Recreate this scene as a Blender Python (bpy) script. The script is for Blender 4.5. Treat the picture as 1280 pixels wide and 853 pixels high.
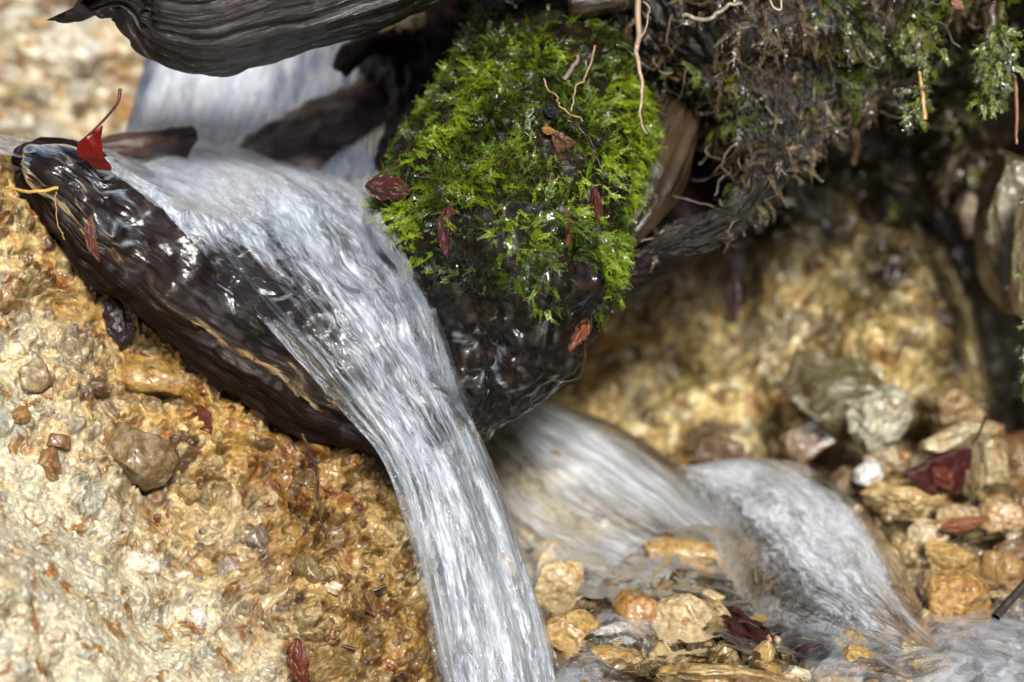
import bpy, math, random
import numpy as np
from mathutils import Vector, Matrix
from mathutils.bvhtree import BVHTree

R = math.radians
rng = np.random.default_rng(7)
random.seed(7)
SC = bpy.context.scene
for o in list(bpy.data.objects):
    bpy.data.objects.remove(o)

# ------------------------------------------------------------------ camera
PITCH = R(12.0)
DIST = 1.78                      # metres from the lens to the wet log, where the focus lies
LENS = 100.0
PXM = DIST * 36.0 / LENS / 1280.0
FOC = np.array([0.0, 0.0, 0.50])
FWD = np.array([0.0, math.cos(PITCH), -math.sin(PITCH)])
UPV = np.array([0.0, math.sin(PITCH), math.cos(PITCH)])
RGT = np.array([1.0, 0.0, 0.0])
CAM = FOC - FWD * DIST

cam_d = bpy.data.cameras.new('camera')
cam_o = bpy.data.objects.new('camera', cam_d)
SC.collection.objects.link(cam_o)
cam_o.location = CAM
cam_o.rotation_euler = (math.pi / 2 - PITCH, 0, 0)
cam_d.lens = LENS
cam_d.sensor_width = 36.0
cam_d.clip_start = 0.05
cam_d.clip_end = 500.0
cam_d.dof.use_dof = True
cam_d.dof.focus_distance = DIST - 0.015
cam_d.dof.aperture_fstop = 3.6
SC.camera = cam_o

# ------------------------------------------------------------------ light
SUN_EL, SUN_AZ = R(33), R(9)        # azimuth measured from behind the camera towards the left
world = bpy.data.worlds.new('World')
SC.world = world
world.use_nodes = True
wt = world.node_tree
sky = wt.nodes.new('ShaderNodeTexSky')
sky.sky_type = 'NISHITA'
sky.sun_disc = False
sky.sun_elevation = SUN_EL
sky.sun_rotation = math.pi - SUN_AZ
sky.air_density = 1.0
sky.dust_density = 2.5
bg = wt.nodes['Background']
bg.inputs['Strength'].default_value = 0.08
wt.links.new(sky.outputs[0], bg.inputs[0])
sun_d = bpy.data.lights.new('sun', 'SUN')
sun_d.energy = 4.3
sun_d.angle = R(13)
sun_d.color = (1.0, 0.985, 0.965)
sun_o = bpy.data.objects.new('sun', sun_d)
SC.collection.objects.link(sun_o)
to_sun = Vector((math.sin(SUN_AZ) * math.cos(SUN_EL), -math.cos(SUN_AZ) * math.cos(SUN_EL), math.sin(SUN_EL)))
sun_o.rotation_euler = to_sun.to_track_quat('Z', 'Y').to_euler()

SC.view_settings.view_transform = 'Standard'
SC.view_settings.look = 'None'
SC.view_settings.exposure = 0.42
SC.view_settings.gamma = 1.0
SC.cycles.max_bounces = 6
SC.cycles.diffuse_bounces = 3
SC.cycles.glossy_bounces = 3
SC.cycles.transparent_max_bounces = 16
SC.cycles.caustics_reflective = False
SC.cycles.caustics_refractive = False
SC.cycles.sample_clamp_indirect = 4.0

# ------------------------------------------------------------------ maths
def W(px, py, d):
    """A point seen at (px, py) of the 1280 x 853 photograph, d metres behind the focus distance."""
    px, py, d = np.broadcast_arrays(np.asarray(px, float), np.asarray(py, float), np.asarray(d, float))
    k = (DIST + d) / DIST * PXM
    return (CAM + FWD * (DIST + d)[..., None] + RGT * ((px - 640) * k)[..., None]
            + UPV * ((426.5 - py) * k)[..., None])

def hsh(ix, iy, iz, seed):
    h = (ix.astype(np.uint32) * np.uint32(374761393) + iy.astype(np.uint32) * np.uint32(668265263)
         + iz.astype(np.uint32) * np.uint32(2147483647) + np.uint32((seed * 2654435761 + 97) & 0xffffffff))
    h = (h ^ (h >> np.uint32(13))) * np.uint32(1274126177)
    h = (h ^ (h >> np.uint32(16))) * np.uint32(2246822519)
    return h ^ (h >> np.uint32(15))

GR = np.array([[1,1,0],[-1,1,0],[1,-1,0],[-1,-1,0],[1,0,1],[-1,0,1],[1,0,-1],[-1,0,-1],
               [0,1,1],[0,-1,1],[0,1,-1],[0,-1,-1],[1,1,0],[-1,1,0],[0,-1,1],[0,-1,-1]], float)

def noise(p, seed=0):
    p = np.asarray(p, float)
    i = np.floor(p).astype(np.int64)
    f = p - i
    u = f * f * f * (f * (f * 6 - 15) + 10)
    out = 0
    for dx in (0, 1):
        for dy in (0, 1):
            for dz in (0, 1):
                g = GR[hsh(i[..., 0] + dx, i[..., 1] + dy, i[..., 2] + dz, seed) & np.uint32(15)]
                dot = g[..., 0] * (f[..., 0] - dx) + g[..., 1] * (f[..., 1] - dy) + g[..., 2] * (f[..., 2] - dz)
                w = ((u[..., 0] if dx else 1 - u[..., 0]) * (u[..., 1] if dy else 1 - u[..., 1])
                     * (u[..., 2] if dz else 1 - u[..., 2]))
                out = out + dot * w
    return out

def fbm(p, octv=4, seed=0, gain=0.5, ridged=False):
    a, s, t = 1.0, 0.0, 0.0
    p = np.asarray(p, float)
    for k in range(octv):
        n = noise(p * (2.03 ** k) + 17.3 * k, seed + k)
        if ridged:
            n = 0.5 - 2 * np.abs(n) * 0.9
        s = s + a * n
        t += a
        a *= gain
    return s / t

def worley(p, seed=0):
    """distance to the nearest cell point, to the second nearest, and the nearest cell's hash (0..1, three of them)"""
    p = np.asarray(p, float)
    i = np.floor(p).astype(np.int64)
    f1 = np.full(p.shape[:-1], 9.0)
    f2 = np.full(p.shape[:-1], 9.0)
    cid = np.zeros(p.shape[:-1], np.uint32)
    vec = np.zeros(p.shape)
    for dx in (-1, 0, 1):
        for dy in (-1, 0, 1):
            for dz in (-1, 0, 1):
                cx, cy, cz = i[..., 0] + dx, i[..., 1] + dy, i[..., 2] + dz
                h = hsh(cx, cy, cz, seed)
                ox = (h & np.uint32(1023)) / 1023.0
                oy = ((h >> np.uint32(10)) & np.uint32(1023)) / 1023.0
                oz = ((h >> np.uint32(20)) & np.uint32(1023)) / 1023.0
                v = np.stack([p[..., 0] - cx - ox, p[..., 1] - cy - oy, p[..., 2] - cz - oz], -1)
                dd = np.sqrt((v ** 2).sum(-1))
                nearer = dd < f1
                f2 = np.where(nearer, f1, np.minimum(f2, dd))
                cid = np.where(nearer, h, cid)
                f1 = np.where(nearer, dd, f1)
                vec = np.where(nearer[..., None], v, vec)
    c2 = (cid ^ (cid >> np.uint32(7))) * np.uint32(2654435761)
    c3 = (c2 ^ (c2 >> np.uint32(11))) * np.uint32(1597334677)
    u3 = np.stack([(c3 & np.uint32(1023)), ((c3 >> np.uint32(10)) & np.uint32(1023)), ((c3 >> np.uint32(20)) & np.uint32(1023))], -1) / 511.5 - 1
    return f1, f2, (c2 & np.uint32(4095)) / 4095.0, ((c2 >> np.uint32(12)) & np.uint32(4095)) / 4095.0, vec, u3

def sstep(a, b, x):
    t = np.clip((x - a) / (b - a), 0, 1)
    return t * t * (3 - 2 * t)

def mixc(a, b, t):
    return np.asarray(a) * (1 - t[..., None]) + np.asarray(b) * t[..., None]

def spline(rows, n):
    """Catmull-Rom through the rows of numbers, n samples"""
    r = np.asarray(rows, float)
    m = len(r)
    t = np.linspace(0, m - 1 - 1e-9, n)
    i = t.astype(int)
    f = (t - i)[:, None]
    g = lambda k: r[np.clip(k, 0, m - 1)]
    p0, p1, p2, p3 = g(i - 1), g(i), g(i + 1), g(i + 2)
    return 0.5 * (2 * p1 + (p2 - p0) * f + (2 * p0 - 5 * p1 + 4 * p2 - p3) * f ** 2 + (3 * p1 - p0 - 3 * p2 + p3) * f ** 3)

def unit(v):
    return v / np.maximum(np.linalg.norm(v, axis=-1, keepdims=True), 1e-12)

def normals(P, wrap=False):
    if wrap:
        Q = np.concatenate([P[:, -1:], P, P[:, :1]], 1)
        du = (Q[:, 2:] - Q[:, :-2])
    else:
        du = np.gradient(P, axis=1)
    dv = np.gradient(P, axis=0)
    return unit(np.cross(dv, du))

# ------------------------------------------------------------------ objects
def tag(o, label=None, cat=None, group=None, kind=None):
    if label: o['label'] = label
    if cat: o['category'] = cat
    if group: o['group'] = group
    if kind: o['kind'] = kind
    return o

def mesh_obj(name, V, F, mat, parent=None, uv=None, smooth=True, **attrs):
    """V (n,3); F (m,k) array; uv (m,k,2); attrs: per-vertex float or colour arrays"""
    V = np.asarray(V, np.float32).reshape(-1, 3)
    F = np.asarray(F, np.int32)
    org = V.mean(0) if parent is None else None
    me = bpy.data.meshes.new(name)
    ob = bpy.data.objects.new(name, me)
    SC.collection.objects.link(ob)
    if parent is not None:
        ob.parent = parent
        org = np.array(parent.location, np.float32)
    else:
        ob.location = [float(c) for c in org]
    k = F.shape[1]
    me.vertices.add(len(V))
    me.vertices.foreach_set('co', (V - org).ravel())
    me.loops.add(F.size)
    me.loops.foreach_set('vertex_index', F.ravel())
    me.polygons.add(len(F))
    me.polygons.foreach_set('loop_start', np.arange(0, F.size, k, dtype=np.int32))
    me.polygons.foreach_set('loop_total', np.full(len(F), k, np.int32))
    me.polygons.foreach_set('use_smooth', np.full(len(F), bool(smooth)))
    if uv is not None:
        l = me.uv_layers.new(name='flow')
        l.data.foreach_set('uv', np.asarray(uv, np.float32).ravel())
    for an, av in attrs.items():
        av = np.asarray(av, np.float32)
        if av.size == len(V):
            a = me.attributes.new(an, 'FLOAT', 'POINT')
            a.data.foreach_set('value', av.ravel())
        else:
            av = av.reshape(-1, 3)
            a = me.attributes.new(an, 'FLOAT_COLOR', 'POINT')
            a.data.foreach_set('color', np.concatenate([av, np.ones((len(av), 1), np.float32)], 1).ravel())
    me.update(calc_edges=True)
    me.validate()
    if mat: me.materials.append(mat)
    return ob

def grid_faces(nv, nu, wrap):
    cols = nu if wrap else nu - 1
    j, i = np.meshgrid(np.arange(nv - 1), np.arange(cols), indexing='ij')
    i2 = (i + 1) % nu
    return np.stack([j * nu + i, j * nu + i2, (j + 1) * nu + i2, (j + 1) * nu + i], -1).reshape(-1, 4)

def grid_obj(name, P, mat, parent=None, wrap=False, **attrs):
    nv, nu = P.shape[:2]
    F = grid_faces(nv, nu, wrap)
    # distances along the two grid directions, in metres
    Q = np.concatenate([P, P[:, :1]], 1) if wrap else P
    du = np.linalg.norm(np.diff(Q, axis=1), axis=-1).mean(0)
    dv = np.linalg.norm(np.diff(P, axis=0), axis=-1).mean(1)
    cu = np.concatenate([[0], np.cumsum(du)])
    cv = np.concatenate([[0], np.cumsum(dv)])
    cols = nu if wrap else nu - 1
    j, i = np.meshgrid(np.arange(nv - 1), np.arange(cols), indexing='ij')
    uv = np.stack([np.stack([cu[i], cv[j]], -1), np.stack([cu[i + 1], cv[j]], -1),
                   np.stack([cu[i + 1], cv[j + 1]], -1), np.stack([cu[i], cv[j + 1]], -1)], -2).reshape(-1, 4, 2)
    flat = {k: (v.reshape(-1, 3) if v.ndim == 3 else v.ravel()) for k, v in attrs.items()}
    return mesh_obj(name, P.reshape(-1, 3), F, mat, parent, uv, **flat)

def bvh(ob):
    me = ob.data
    loc = ob.location if ob.parent is None else ob.parent.location
    return BVHTree.FromPolygons([v.co + loc for v in me.vertices], [p.vertices[:] for p in me.polygons])

def ribbon_tube(rows, nv, nu, e=1.0, caps=(True, True), back=None):
    """rows: lx, ly, ld, rx, ry, rd, front thickness, (back thickness). A closed body whose two edges follow the
    rows and which swells towards the viewer and away from them."""
    r = np.asarray(rows, float)
    if r.shape[1] == 7:
        r = np.concatenate([r, r[:, 6:7]], 1)
    s = spline(r, nv)
    L, Rr = W(s[:, 0], s[:, 1], s[:, 2]), W(s[:, 3], s[:, 4], s[:, 5])
    C, H = (L + Rr) / 2, (Rr - L) / 2
    ax = unit(np.gradient(C, axis=0))
    N = unit(np.cross(ax, H))
    N = np.where((np.sum(N * FWD, -1) > 0)[:, None], -N, N)
    th = np.linspace(0, 2 * math.pi, nu, endpoint=False)
    c, sn = np.cos(th), np.sin(th)
    c = np.sign(c) * np.abs(c) ** e
    sn = np.sign(sn) * np.abs(sn) ** e
    k = np.ones(nv)
    t = np.linspace(0, 1, nv)
    q = 0.035
    if caps[0]: k = np.where(t < q, np.sqrt(np.clip(1 - (1 - t / q) ** 2, 0, 1)), k)
    if caps[1]: k = np.where(t > 1 - q, np.sqrt(np.clip(1 - (1 - (1 - t) / q) ** 2, 0, 1)), k)
    fr = np.where(sn[None, :] > 0, s[:, 6:7], s[:, 7:8]) * sn[None, :]
    P = C[:, None] + k[:, None, None] * (H[:, None] * c[None, :, None] + N[:, None] * fr[..., None])
    return P, th, C

def outward(P, C):
    n = normals(P, True)
    flip = np.sum(n * (P - C[:, None]), -1).mean() < 0
    return -n if flip else n

# ------------------------------------------------------------------ materials
def nodes(name):
    m = bpy.data.materials.new(name)
    m.use_nodes = True
    t = m.node_tree
    return m, t, t.nodes, t.links, t.nodes['Principled BSDF']

def N(t, kind, ins=None, **props):
    n = t.nodes.new('ShaderNode' + kind)
    for k, v in props.items():
        setattr(n, k, v)
    for k, v in (ins or {}).items():
        if hasattr(v, 'links') or isinstance(v, bpy.types.NodeSocket):
            t.links.new(v, n.inputs[k])
        else:
            n.inputs[k].default_value = v
    return n

def ramp(t, fac, stops):
    r = t.nodes.new('ShaderNodeValToRGB')
    el = r.color_ramp.elements
    while len(el) < len(stops): el.new(0.5)
    for e, (p, c) in zip(el, stops):
        e.position = p
        e.color = (*c, 1) if len(c) == 3 else c
    t.links.new(fac, r.inputs[0])
    return r.outputs[0]

def mat_rock(name, fine=260.0, rough=0.42, coat=0.6, bump=0.5, var=0.5, coat_rough=0.12, rust=0.6):
    m, t, n, l, p = nodes(name)
    at = N(t, 'Attribute', attribute_name='col')
    co = N(t, 'TexCoord')
    n1 = N(t, 'TexNoise', {'Vector': co.outputs['Object'], 'Scale': fine, 'Detail': 6.0, 'Roughness': 0.65})
    n2 = N(t, 'TexNoise', {'Vector': co.outputs['Object'], 'Scale': fine * 0.22, 'Detail': 5.0, 'Roughness': 0.6, 'Distortion': 0.6})
    mr = N(t, 'MapRange', {'Value': n1.outputs[0], 'From Min': 0.3, 'From Max': 0.7, 'To Min': 1 - var, 'To Max': 1 + var * 0.6})
    mx = N(t, 'VectorMath', {0: at.outputs['Color'], 1: mr.outputs[0]}, operation='MULTIPLY')
    # rusty staining
    st = N(t, 'MapRange', {'Value': n2.outputs[0], 'From Min': 0.55, 'From Max': 0.63, 'To Min': 0.0, 'To Max': min(1.0, rust * 1.25)})
    rm = N(t, 'Mix', {'Factor': st.outputs[0], 'A': mx.outputs[0], 'B': (0.52, 0.27, 0.08, 1)}, data_type='RGBA', blend_type='MULTIPLY')
    l.new(rm.outputs['Result'], p.inputs['Base Color'])
    rr = N(t, 'MapRange', {'Value': n2.outputs[0], 'From Min': 0.35, 'From Max': 0.65, 'To Min': rough - 0.2, 'To Max': rough + 0.2})
    l.new(rr.outputs[0], p.inputs['Roughness'])
    p.inputs['Coat Weight'].default_value = coat
    p.inputs['Coat Roughness'].default_value = coat_rough
    p.inputs['Coat IOR'].default_value = 1.4
    b = N(t, 'Bump', {'Height': n1.outputs[0], 'Strength': bump, 'Distance': 0.002})
    b2 = N(t, 'Bump', {'Height': n2.outputs[0], 'Strength': bump * 0.6, 'Distance': 0.004, 'Normal': b.outputs[0]})
    l.new(b2.outputs[0], p.inputs['Normal'])
    b3 = N(t, 'Bump', {'Height': n2.outputs[0], 'Strength': 0.35, 'Distance': 0.003})
    l.new(b3.outputs[0], p.inputs['Coat Normal'])
    return m

def mat_wood(name, dark, light, coat=1.0, rough=0.35, su=520.0, sv=28.0, bump=0.6, coat_rough=0.07, spec=0.2):
    """wet wood: fibres run along v of the flow coordinates (metres)"""
    m, t, n, l, p = nodes(name)
    uv = N(t, 'UVMap', uv_map='flow')
    mp = N(t, 'Mapping', {'Vector': uv.outputs[0], 'Scale': (su, sv, 1.0)})
    n1 = N(t, 'TexNoise', {'Vector': mp.outputs[0], 'Scale': 1.0, 'Detail': 6.0, 'Roughness': 0.62, 'Distortion': 0.5})
    co = N(t, 'TexCoord')
    n2 = N(t, 'TexNoise', {'Vector': co.outputs['Object'], 'Scale': 38.0, 'Detail': 6.0, 'Roughness': 0.6})
    c1 = ramp(t, n1.outputs[0], [(0.32, dark), (0.5, tuple((a + b) / 2 for a, b in zip(dark, light))), (0.72, light)])
    mr = N(t, 'MapRange', {'Value': n2.outputs[0], 'From Min': 0.3, 'From Max': 0.7, 'To Min': 0.35, 'To Max': 1.5})
    mx = N(t, 'VectorMath', {0: c1, 1: mr.outputs[0]}, operation='MULTIPLY')
    l.new(mx.outputs[0], p.inputs['Base Color'])
    p.inputs['Roughness'].default_value = rough
    p.inputs['Specular IOR Level'].default_value = spec
    p.inputs['Coat Weight'].default_value = coat
    p.inputs['Coat Roughness'].default_value = coat_rough
    b = N(t, 'Bump', {'Height': n1.outputs[0], 'Strength': bump, 'Distance': 0.0025})
    b2 = N(t, 'Bump', {'Height': n2.outputs[0], 'Strength': bump * 0.7, 'Distance': 0.004, 'Normal': b.outputs[0]})
    l.new(b2.outputs[0], p.inputs['Normal'])
    l.new(b2.outputs[0], p.inputs['Coat Normal'])
    return m

def mat_col(name, rough=0.4, coat=0.3, trans=0.0, bump=0.0, spec=0.5, scale=400.0):
    """colour from the mesh's own 'col' attribute; leaves and moss let some light through"""
    m, t, n, l, p = nodes(name)
    at = N(t, 'Attribute', attribute_name='col')
    l.new(at.outputs['Color'], p.inputs['Base Color'])
    p.inputs['Roughness'].default_value = rough
    p.inputs['Coat Weight'].default_value = coat
    p.inputs['Coat Roughness'].default_value = 0.08
    p.inputs['Specular IOR Level'].default_value = spec
    if bump:
        co = N(t, 'TexCoord')
        n1 = N(t, 'TexNoise', {'Vector': co.outputs['Object'], 'Scale': scale, 'Detail': 4.0})
        b = N(t, 'Bump', {'Height': n1.outputs[0], 'Strength': bump, 'Distance': 0.002})
        l.new(b.outputs[0], p.inputs['Normal'])
        l.new(b.outputs[0], p.inputs['Coat Normal'])
    if trans:
        tr = N(t, 'BsdfTranslucent')
        sc = N(t, 'VectorMath', {0: at.outputs['Color'], 'Scale': 1.5}, operation='SCALE')
        l.new(sc.outputs[0], tr.inputs['Color'])
        mx = N(t, 'MixShader', {'Fac': trans, 1: p.outputs[0], 2: tr.outputs[0]})
        l.new(mx.outputs[0], n['Material Output'].inputs['Surface'])
    return m

def mat_water(name, su=260.0, sv=16.0, fine=1.0, bump=0.8, white=(0.62, 0.69, 0.78), tint=(0.95, 0.97, 0.97), contrast=0.9, lo=0.36, hi=0.66, warp=0.0, ior=1.33, gloss=0.06):
    """running water: clear and mirror-like where 'foam' is 0, aerated white where it is 1, in strands along the flow"""
    m, t, n, l, p = nodes(name)
    uv = N(t, 'UVMap', uv_map='flow')
    vec = uv.outputs[0]
    if warp:
        wn = N(t, 'TexNoise', {'Vector': uv.outputs[0], 'Scale': 30.0, 'Detail': 2.0})
        ws = N(t, 'VectorMath', {0: wn.outputs['Color'], 'Scale': warp}, operation='SCALE')
        vec = N(t, 'VectorMath', {0: vec, 1: ws.outputs[0]}, operation='ADD').outputs[0]
    mp = N(t, 'Mapping', {'Vector': vec, 'Scale': (su, sv, 1.0)})
    s1 = N(t, 'TexNoise', {'Vector': mp.outputs[0], 'Scale': 1.0, 'Detail': 5.0, 'Roughness': 0.62, 'Distortion': 0.35})
    mp2 = N(t, 'Mapping', {'Vector': vec, 'Scale': (su * 3.1, sv * 4.2, 1.0)})
    s2 = N(t, 'TexNoise', {'Vector': mp2.outputs[0], 'Scale': 1.0, 'Detail': 3.0, 'Roughness': 0.6, 'Distortion': 0.5})
    at = N(t, 'Attribute', attribute_name='foam')
    m1 = N(t, 'MapRange', {'Value': s1.outputs[0], 'From Min': lo, 'From Max': hi, 'To Min': -contrast / 2, 'To Max': contrast / 2})
    m2 = N(t, 'MapRange', {'Value': s2.outputs[0], 'From Min': 0.35, 'From Max': 0.65, 'To Min': -0.16 * fine, 'To Max': 0.16 * fine})
    a1 = N(t, 'Math', {0: m1.outputs[0], 1: m2.outputs[0]}, operation='ADD')
    # strands only show where there is some foam
    gate = N(t, 'MapRange', {'Value': at.outputs['Fac'], 'From Min': 0.0, 'From Max': 0.35, 'To Min': 0.0, 'To Max': 1.0})
    a2 = N(t, 'Math', {0: a1.outputs[0], 1: gate.outputs[0]}, operation='MULTIPLY')
    fo = N(t, 'Math', {0: at.outputs['Fac'], 1: a2.outputs[0]}, operation='ADD', use_clamp=True)
    hsum = N(t, 'Math', {0: s1.outputs[0], 1: N(t, 'Math', {0: s2.outputs[0], 1: 0.45}, operation='MULTIPLY').outputs[0]}, operation='ADD')
    b = N(t, 'Bump', {'Height': hsum.outputs[0], 'Strength': bump, 'Distance': 0.004})
    fr = N(t, 'Fresnel', {'IOR': ior, 'Normal': b.outputs[0]})
    fb = N(t, 'Math', {0: fr.outputs[0], 1: 0.85}, operation='MULTIPLY', use_clamp=True)
    tr = N(t, 'BsdfTransparent', {'Color': (*tint, 1)})
    gl = N(t, 'BsdfGlossy', {'Color': (1, 1, 1, 1), 'Roughness': gloss, 'Normal': b.outputs[0]})
    clear = N(t, 'MixShader', {'Fac': fb.outputs[0], 1: tr.outputs[0], 2: gl.outputs[0]})
    stroke = N(t, 'MapRange', {'Value': s2.outputs[0], 'From Min': 0.52, 'From Max': 0.70, 'To Min': 0.0, 'To Max': 1.0})  # bright strokes paint highlights into the colour of the white water
    sg = N(t, 'Math', {0: stroke.outputs[0], 1: m1.outputs[0]}, operation='ADD', use_clamp=True)
    body = N(t, 'Mix', {'Factor': sg.outputs[0], 'A': (white[0] * 0.74, white[1] * 0.75, white[2] * 0.77, 1), 'B': (min(1, white[0] * 1.15), min(1, white[1] * 1.12), min(1, white[2] * 1.06), 1)}, data_type='RGBA')
    l.new(body.outputs['Result'], p.inputs['Base Color'])
    p.inputs['Roughness'].default_value = 0.22
    p.inputs['Specular IOR Level'].default_value = 0.6
    l.new(b.outputs[0], p.inputs['Normal'])
    tl = N(t, 'BsdfTranslucent', {'Color': (*white, 1)})
    wm = N(t, 'MixShader', {'Fac': 0.3, 1: p.outputs[0], 2: tl.outputs[0]})
    mx = N(t, 'MixShader', {'Fac': fo.outputs[0], 1: clear.outputs[0], 2: wm.outputs[0]})
    l.new(mx.outputs[0], n['Material Output'].inputs['Surface'])
    return m

M = {}
M['bank'] = mat_rock('wet limestone conglomerate', fine=330.0, rough=0.42, coat=0.6, bump=0.7, var=0.6, rust=0.8, coat_rough=0.09)
M['face'] = mat_rock('dark wet rock', fine=180.0, rough=0.3, coat=1.0, bump=0.7, var=0.6, coat_rough=0.10)
M['face'].node_tree.nodes['Principled BSDF'].inputs['Coat Weight'].default_value = 0.9
M['face'].node_tree.nodes['Principled BSDF'].inputs['Specular IOR Level'].default_value = 0.25
M['stone'] = mat_rock('wet stone', fine=260.0, rough=0.42, coat=0.7, bump=0.7, var=0.5, coat_rough=0.13)
M['wood'] = mat_wood('soaked dark wood', (0.0015, 0.0008, 0.0007), (0.021, 0.009, 0.0065), rough=0.55, bump=0.5, coat=0.12, spec=0.1)
M['log'] = mat_wood('weathered wet wood', (0.003, 0.002, 0.0018), (0.040, 0.025, 0.018), su=480.0, sv=14.0, bump=0.8, rough=0.5, coat=0.6)
M['slab'] = mat_wood('split brown wood', (0.008, 0.005, 0.003), (0.066, 0.042, 0.024), su=300.0, sv=14.0, coat=0.5)
M['plank'] = mat_wood('brown wood under water', (0.022, 0.012, 0.009), (0.13, 0.072, 0.050), su=260.0, sv=14.0, coat=0.6)
M['bark'] = mat_wood('rotten bark', (0.002, 0.0015, 0.0012), (0.026, 0.019, 0.012), su=160.0, sv=70.0, coat=0.2, bump=1.0, coat_rough=0.15)
M['moss'] = mat_col('moss', rough=0.38, coat=0.35, trans=0.25)
M['leaf'] = mat_col('wet dead leaf', rough=0.42, coat=0.12, trans=0.12, bump=0.35, scale=260.0, spec=0.3)
M['redleaf'] = mat_col('red leaf', rough=0.4, coat=0.15, trans=0.45, bump=0.2, scale=300.0)
M['root'] = mat_col('root fibre', rough=0.5, coat=0.3)
M['fall'] = mat_water('falling water', su=165.0, sv=25.0, white=(0.76, 0.82, 0.90), fine=1.3, contrast=0.6, warp=0.012, bump=0.5)
M['chute'] = mat_water('water on the chute', su=110.0, sv=11.0, bump=0.6, white=(0.88, 0.92, 0.97), fine=0.5, contrast=0.55, warp=0.01)
M['brook'] = mat_water('brook water', su=120.0, sv=26.0, bump=0.5, warp=0.02, white=(0.88, 0.92, 0.96), contrast=0.5, fine=1.2)
M['pool'] = mat_water('clear brook water', su=45.0, sv=26.0, bump=0.5, warp=0.045, white=(0.70, 0.75, 0.80), contrast=0.55, fine=0.25, ior=1.22)
M['film'] = mat_water('water film', su=70.0, sv=18.0, bump=0.25, warp=0.03, contrast=0.5, fine=0.3, gloss=0.11)

# ------------------------------------------------------------------ rock surfaces
PAL_BANK = np.array([[0.62, 0.55, 0.40], [0.70, 0.66, 0.55], [0.48, 0.33, 0.14], [0.36, 0.21, 0.07], [0.20, 0.115, 0.05],
                     [0.56, 0.44, 0.25], [0.50, 0.46, 0.37], [0.13, 0.075, 0.04]])
PAL_FACE = np.array([[0.50, 0.38, 0.17], [0.34, 0.24, 0.10], [0.20, 0.13, 0.06], [0.55, 0.47, 0.29], [0.42, 0.29, 0.11],
                     [0.10, 0.07, 0.04], [0.33, 0.28, 0.17]])

def conglomerate(p, seed, pal, matrix, cells=((0.026, 0.34, 0.9), (0.0125, 0.42, 1.1), (0.0066, 0.40, 1.1)), rough=0.005, warp=0.0025):
    """pebbles of several sizes set in a rough matrix: displacement (metres) and colour"""
    w = np.stack([noise(p * 70 + 3.1, seed + 40), noise(p * 70 + 9.7, seed + 41), noise(p * 70 + 15.3, seed + 42)], -1) * warp
    q = p + w
    h = fbm(p * 22, 4, seed + 1) * rough * 2.0 + fbm(p * 110, 3, seed + 2, 0.5) * rough * 0.32 + fbm(p * 48, 3, seed + 6, 0.5, True) * rough * 0.5
    a = fbm(p * 16 + 5, 4, seed + 3)
    b = fbm(p * 45 + 2, 4, seed + 4)
    col = mixc(matrix[0], matrix[1], sstep(-0.25, 0.3, a + b * 0.6))
    col = mixc(col, np.broadcast_to(matrix[2], col.shape), sstep(0.05, 0.35, b - a * 0.5) * 0.8)
    for k, (size, prob, squash) in enumerate(cells):
        st = np.array([1.0, 1.0, 1.2])
        f1, f2, r1, r2, vec, u3 = worley(q * st / size + 31.7 * k, seed + 10 + k)
        ins = (r1 < prob)
        rad = 0.34 + 0.26 * r2
        x = f1 / rad
        gap = np.clip(np.minimum((1 - x) * 2.2, (f2 - f1) * 2.5), 0, 1) * ins
        body = np.clip(gap / 0.35, 0, 1) ** 0.6           # a chip with a broken edge
        tilt = np.sum(vec * u3, -1) * 0.9
        facet = np.abs(np.sum(vec * np.roll(u3, 1, -1), -1)) * 0.5
        h = h + body * size * squash * (0.20 + 0.22 * r2 + tilt * 0.55 - facet * 0.5)
        edge = ins * np.exp(-((x - 1.08) / 0.16) ** 2)
        h = h - edge * size * 0.10
        pc = pal[(r2 * 7919 % 1 * len(pal)).astype(int) % len(pal)]
        pc = pc * (0.7 + 0.5 * (r1 / max(prob, 1e-3)))[..., None]
        col = mixc(col, pc, sstep(0.0, 0.3, body) * 0.95)
        col = col * (1 - 0.45 * edge)[..., None]      # crevice shade painted into the seam round each chip
    return h, np.clip(col, 0.004, 0.85)

def sheet(px, py, dfun):
    X, Y = np.meshgrid(px, py)
    return X, Y, dfun(X, Y)

# --- the pale bank on the left
BANK_MAT = ((0.64, 0.54, 0.34), (0.50, 0.34, 0.12), (0.74, 0.70, 0.58))
def bank_top(X):
    return np.where(X < 40, 176 + 0.10 * X, 180 + 0.36 * (X - 40))
nu, nv = 560, 640
px = np.concatenate([np.linspace(-420, -20, 60), np.linspace(-19, 640, nu - 60)])
vv = np.concatenate([np.linspace(-0.25, 0, 40), np.linspace(0.002, 1.0, nv - 120), np.linspace(1.01, 1.5, 80)])
X, V = np.meshgrid(px, vv)
top = bank_top(X)
Y = top + np.clip(V, 0, 9) * (880 - top)
Dp = 0.035 + 0.00027 * (X - 350) - 0.00026 * (Y - 600)
Dp = Dp + np.clip(-V, 0, 1) * 1.3 + np.exp(-np.clip(V, 0, 9) / 0.03) * 0.02
Dp = Dp + np.clip((X - 525) / 115, 0, 1) ** 2 * 0.35
P0 = W(X, Y, Dp)
Dp = Dp - fbm(P0 * 7, 3, 91) * 0.10 - fbm(P0 * 20, 3, 92) * 0.025
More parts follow.
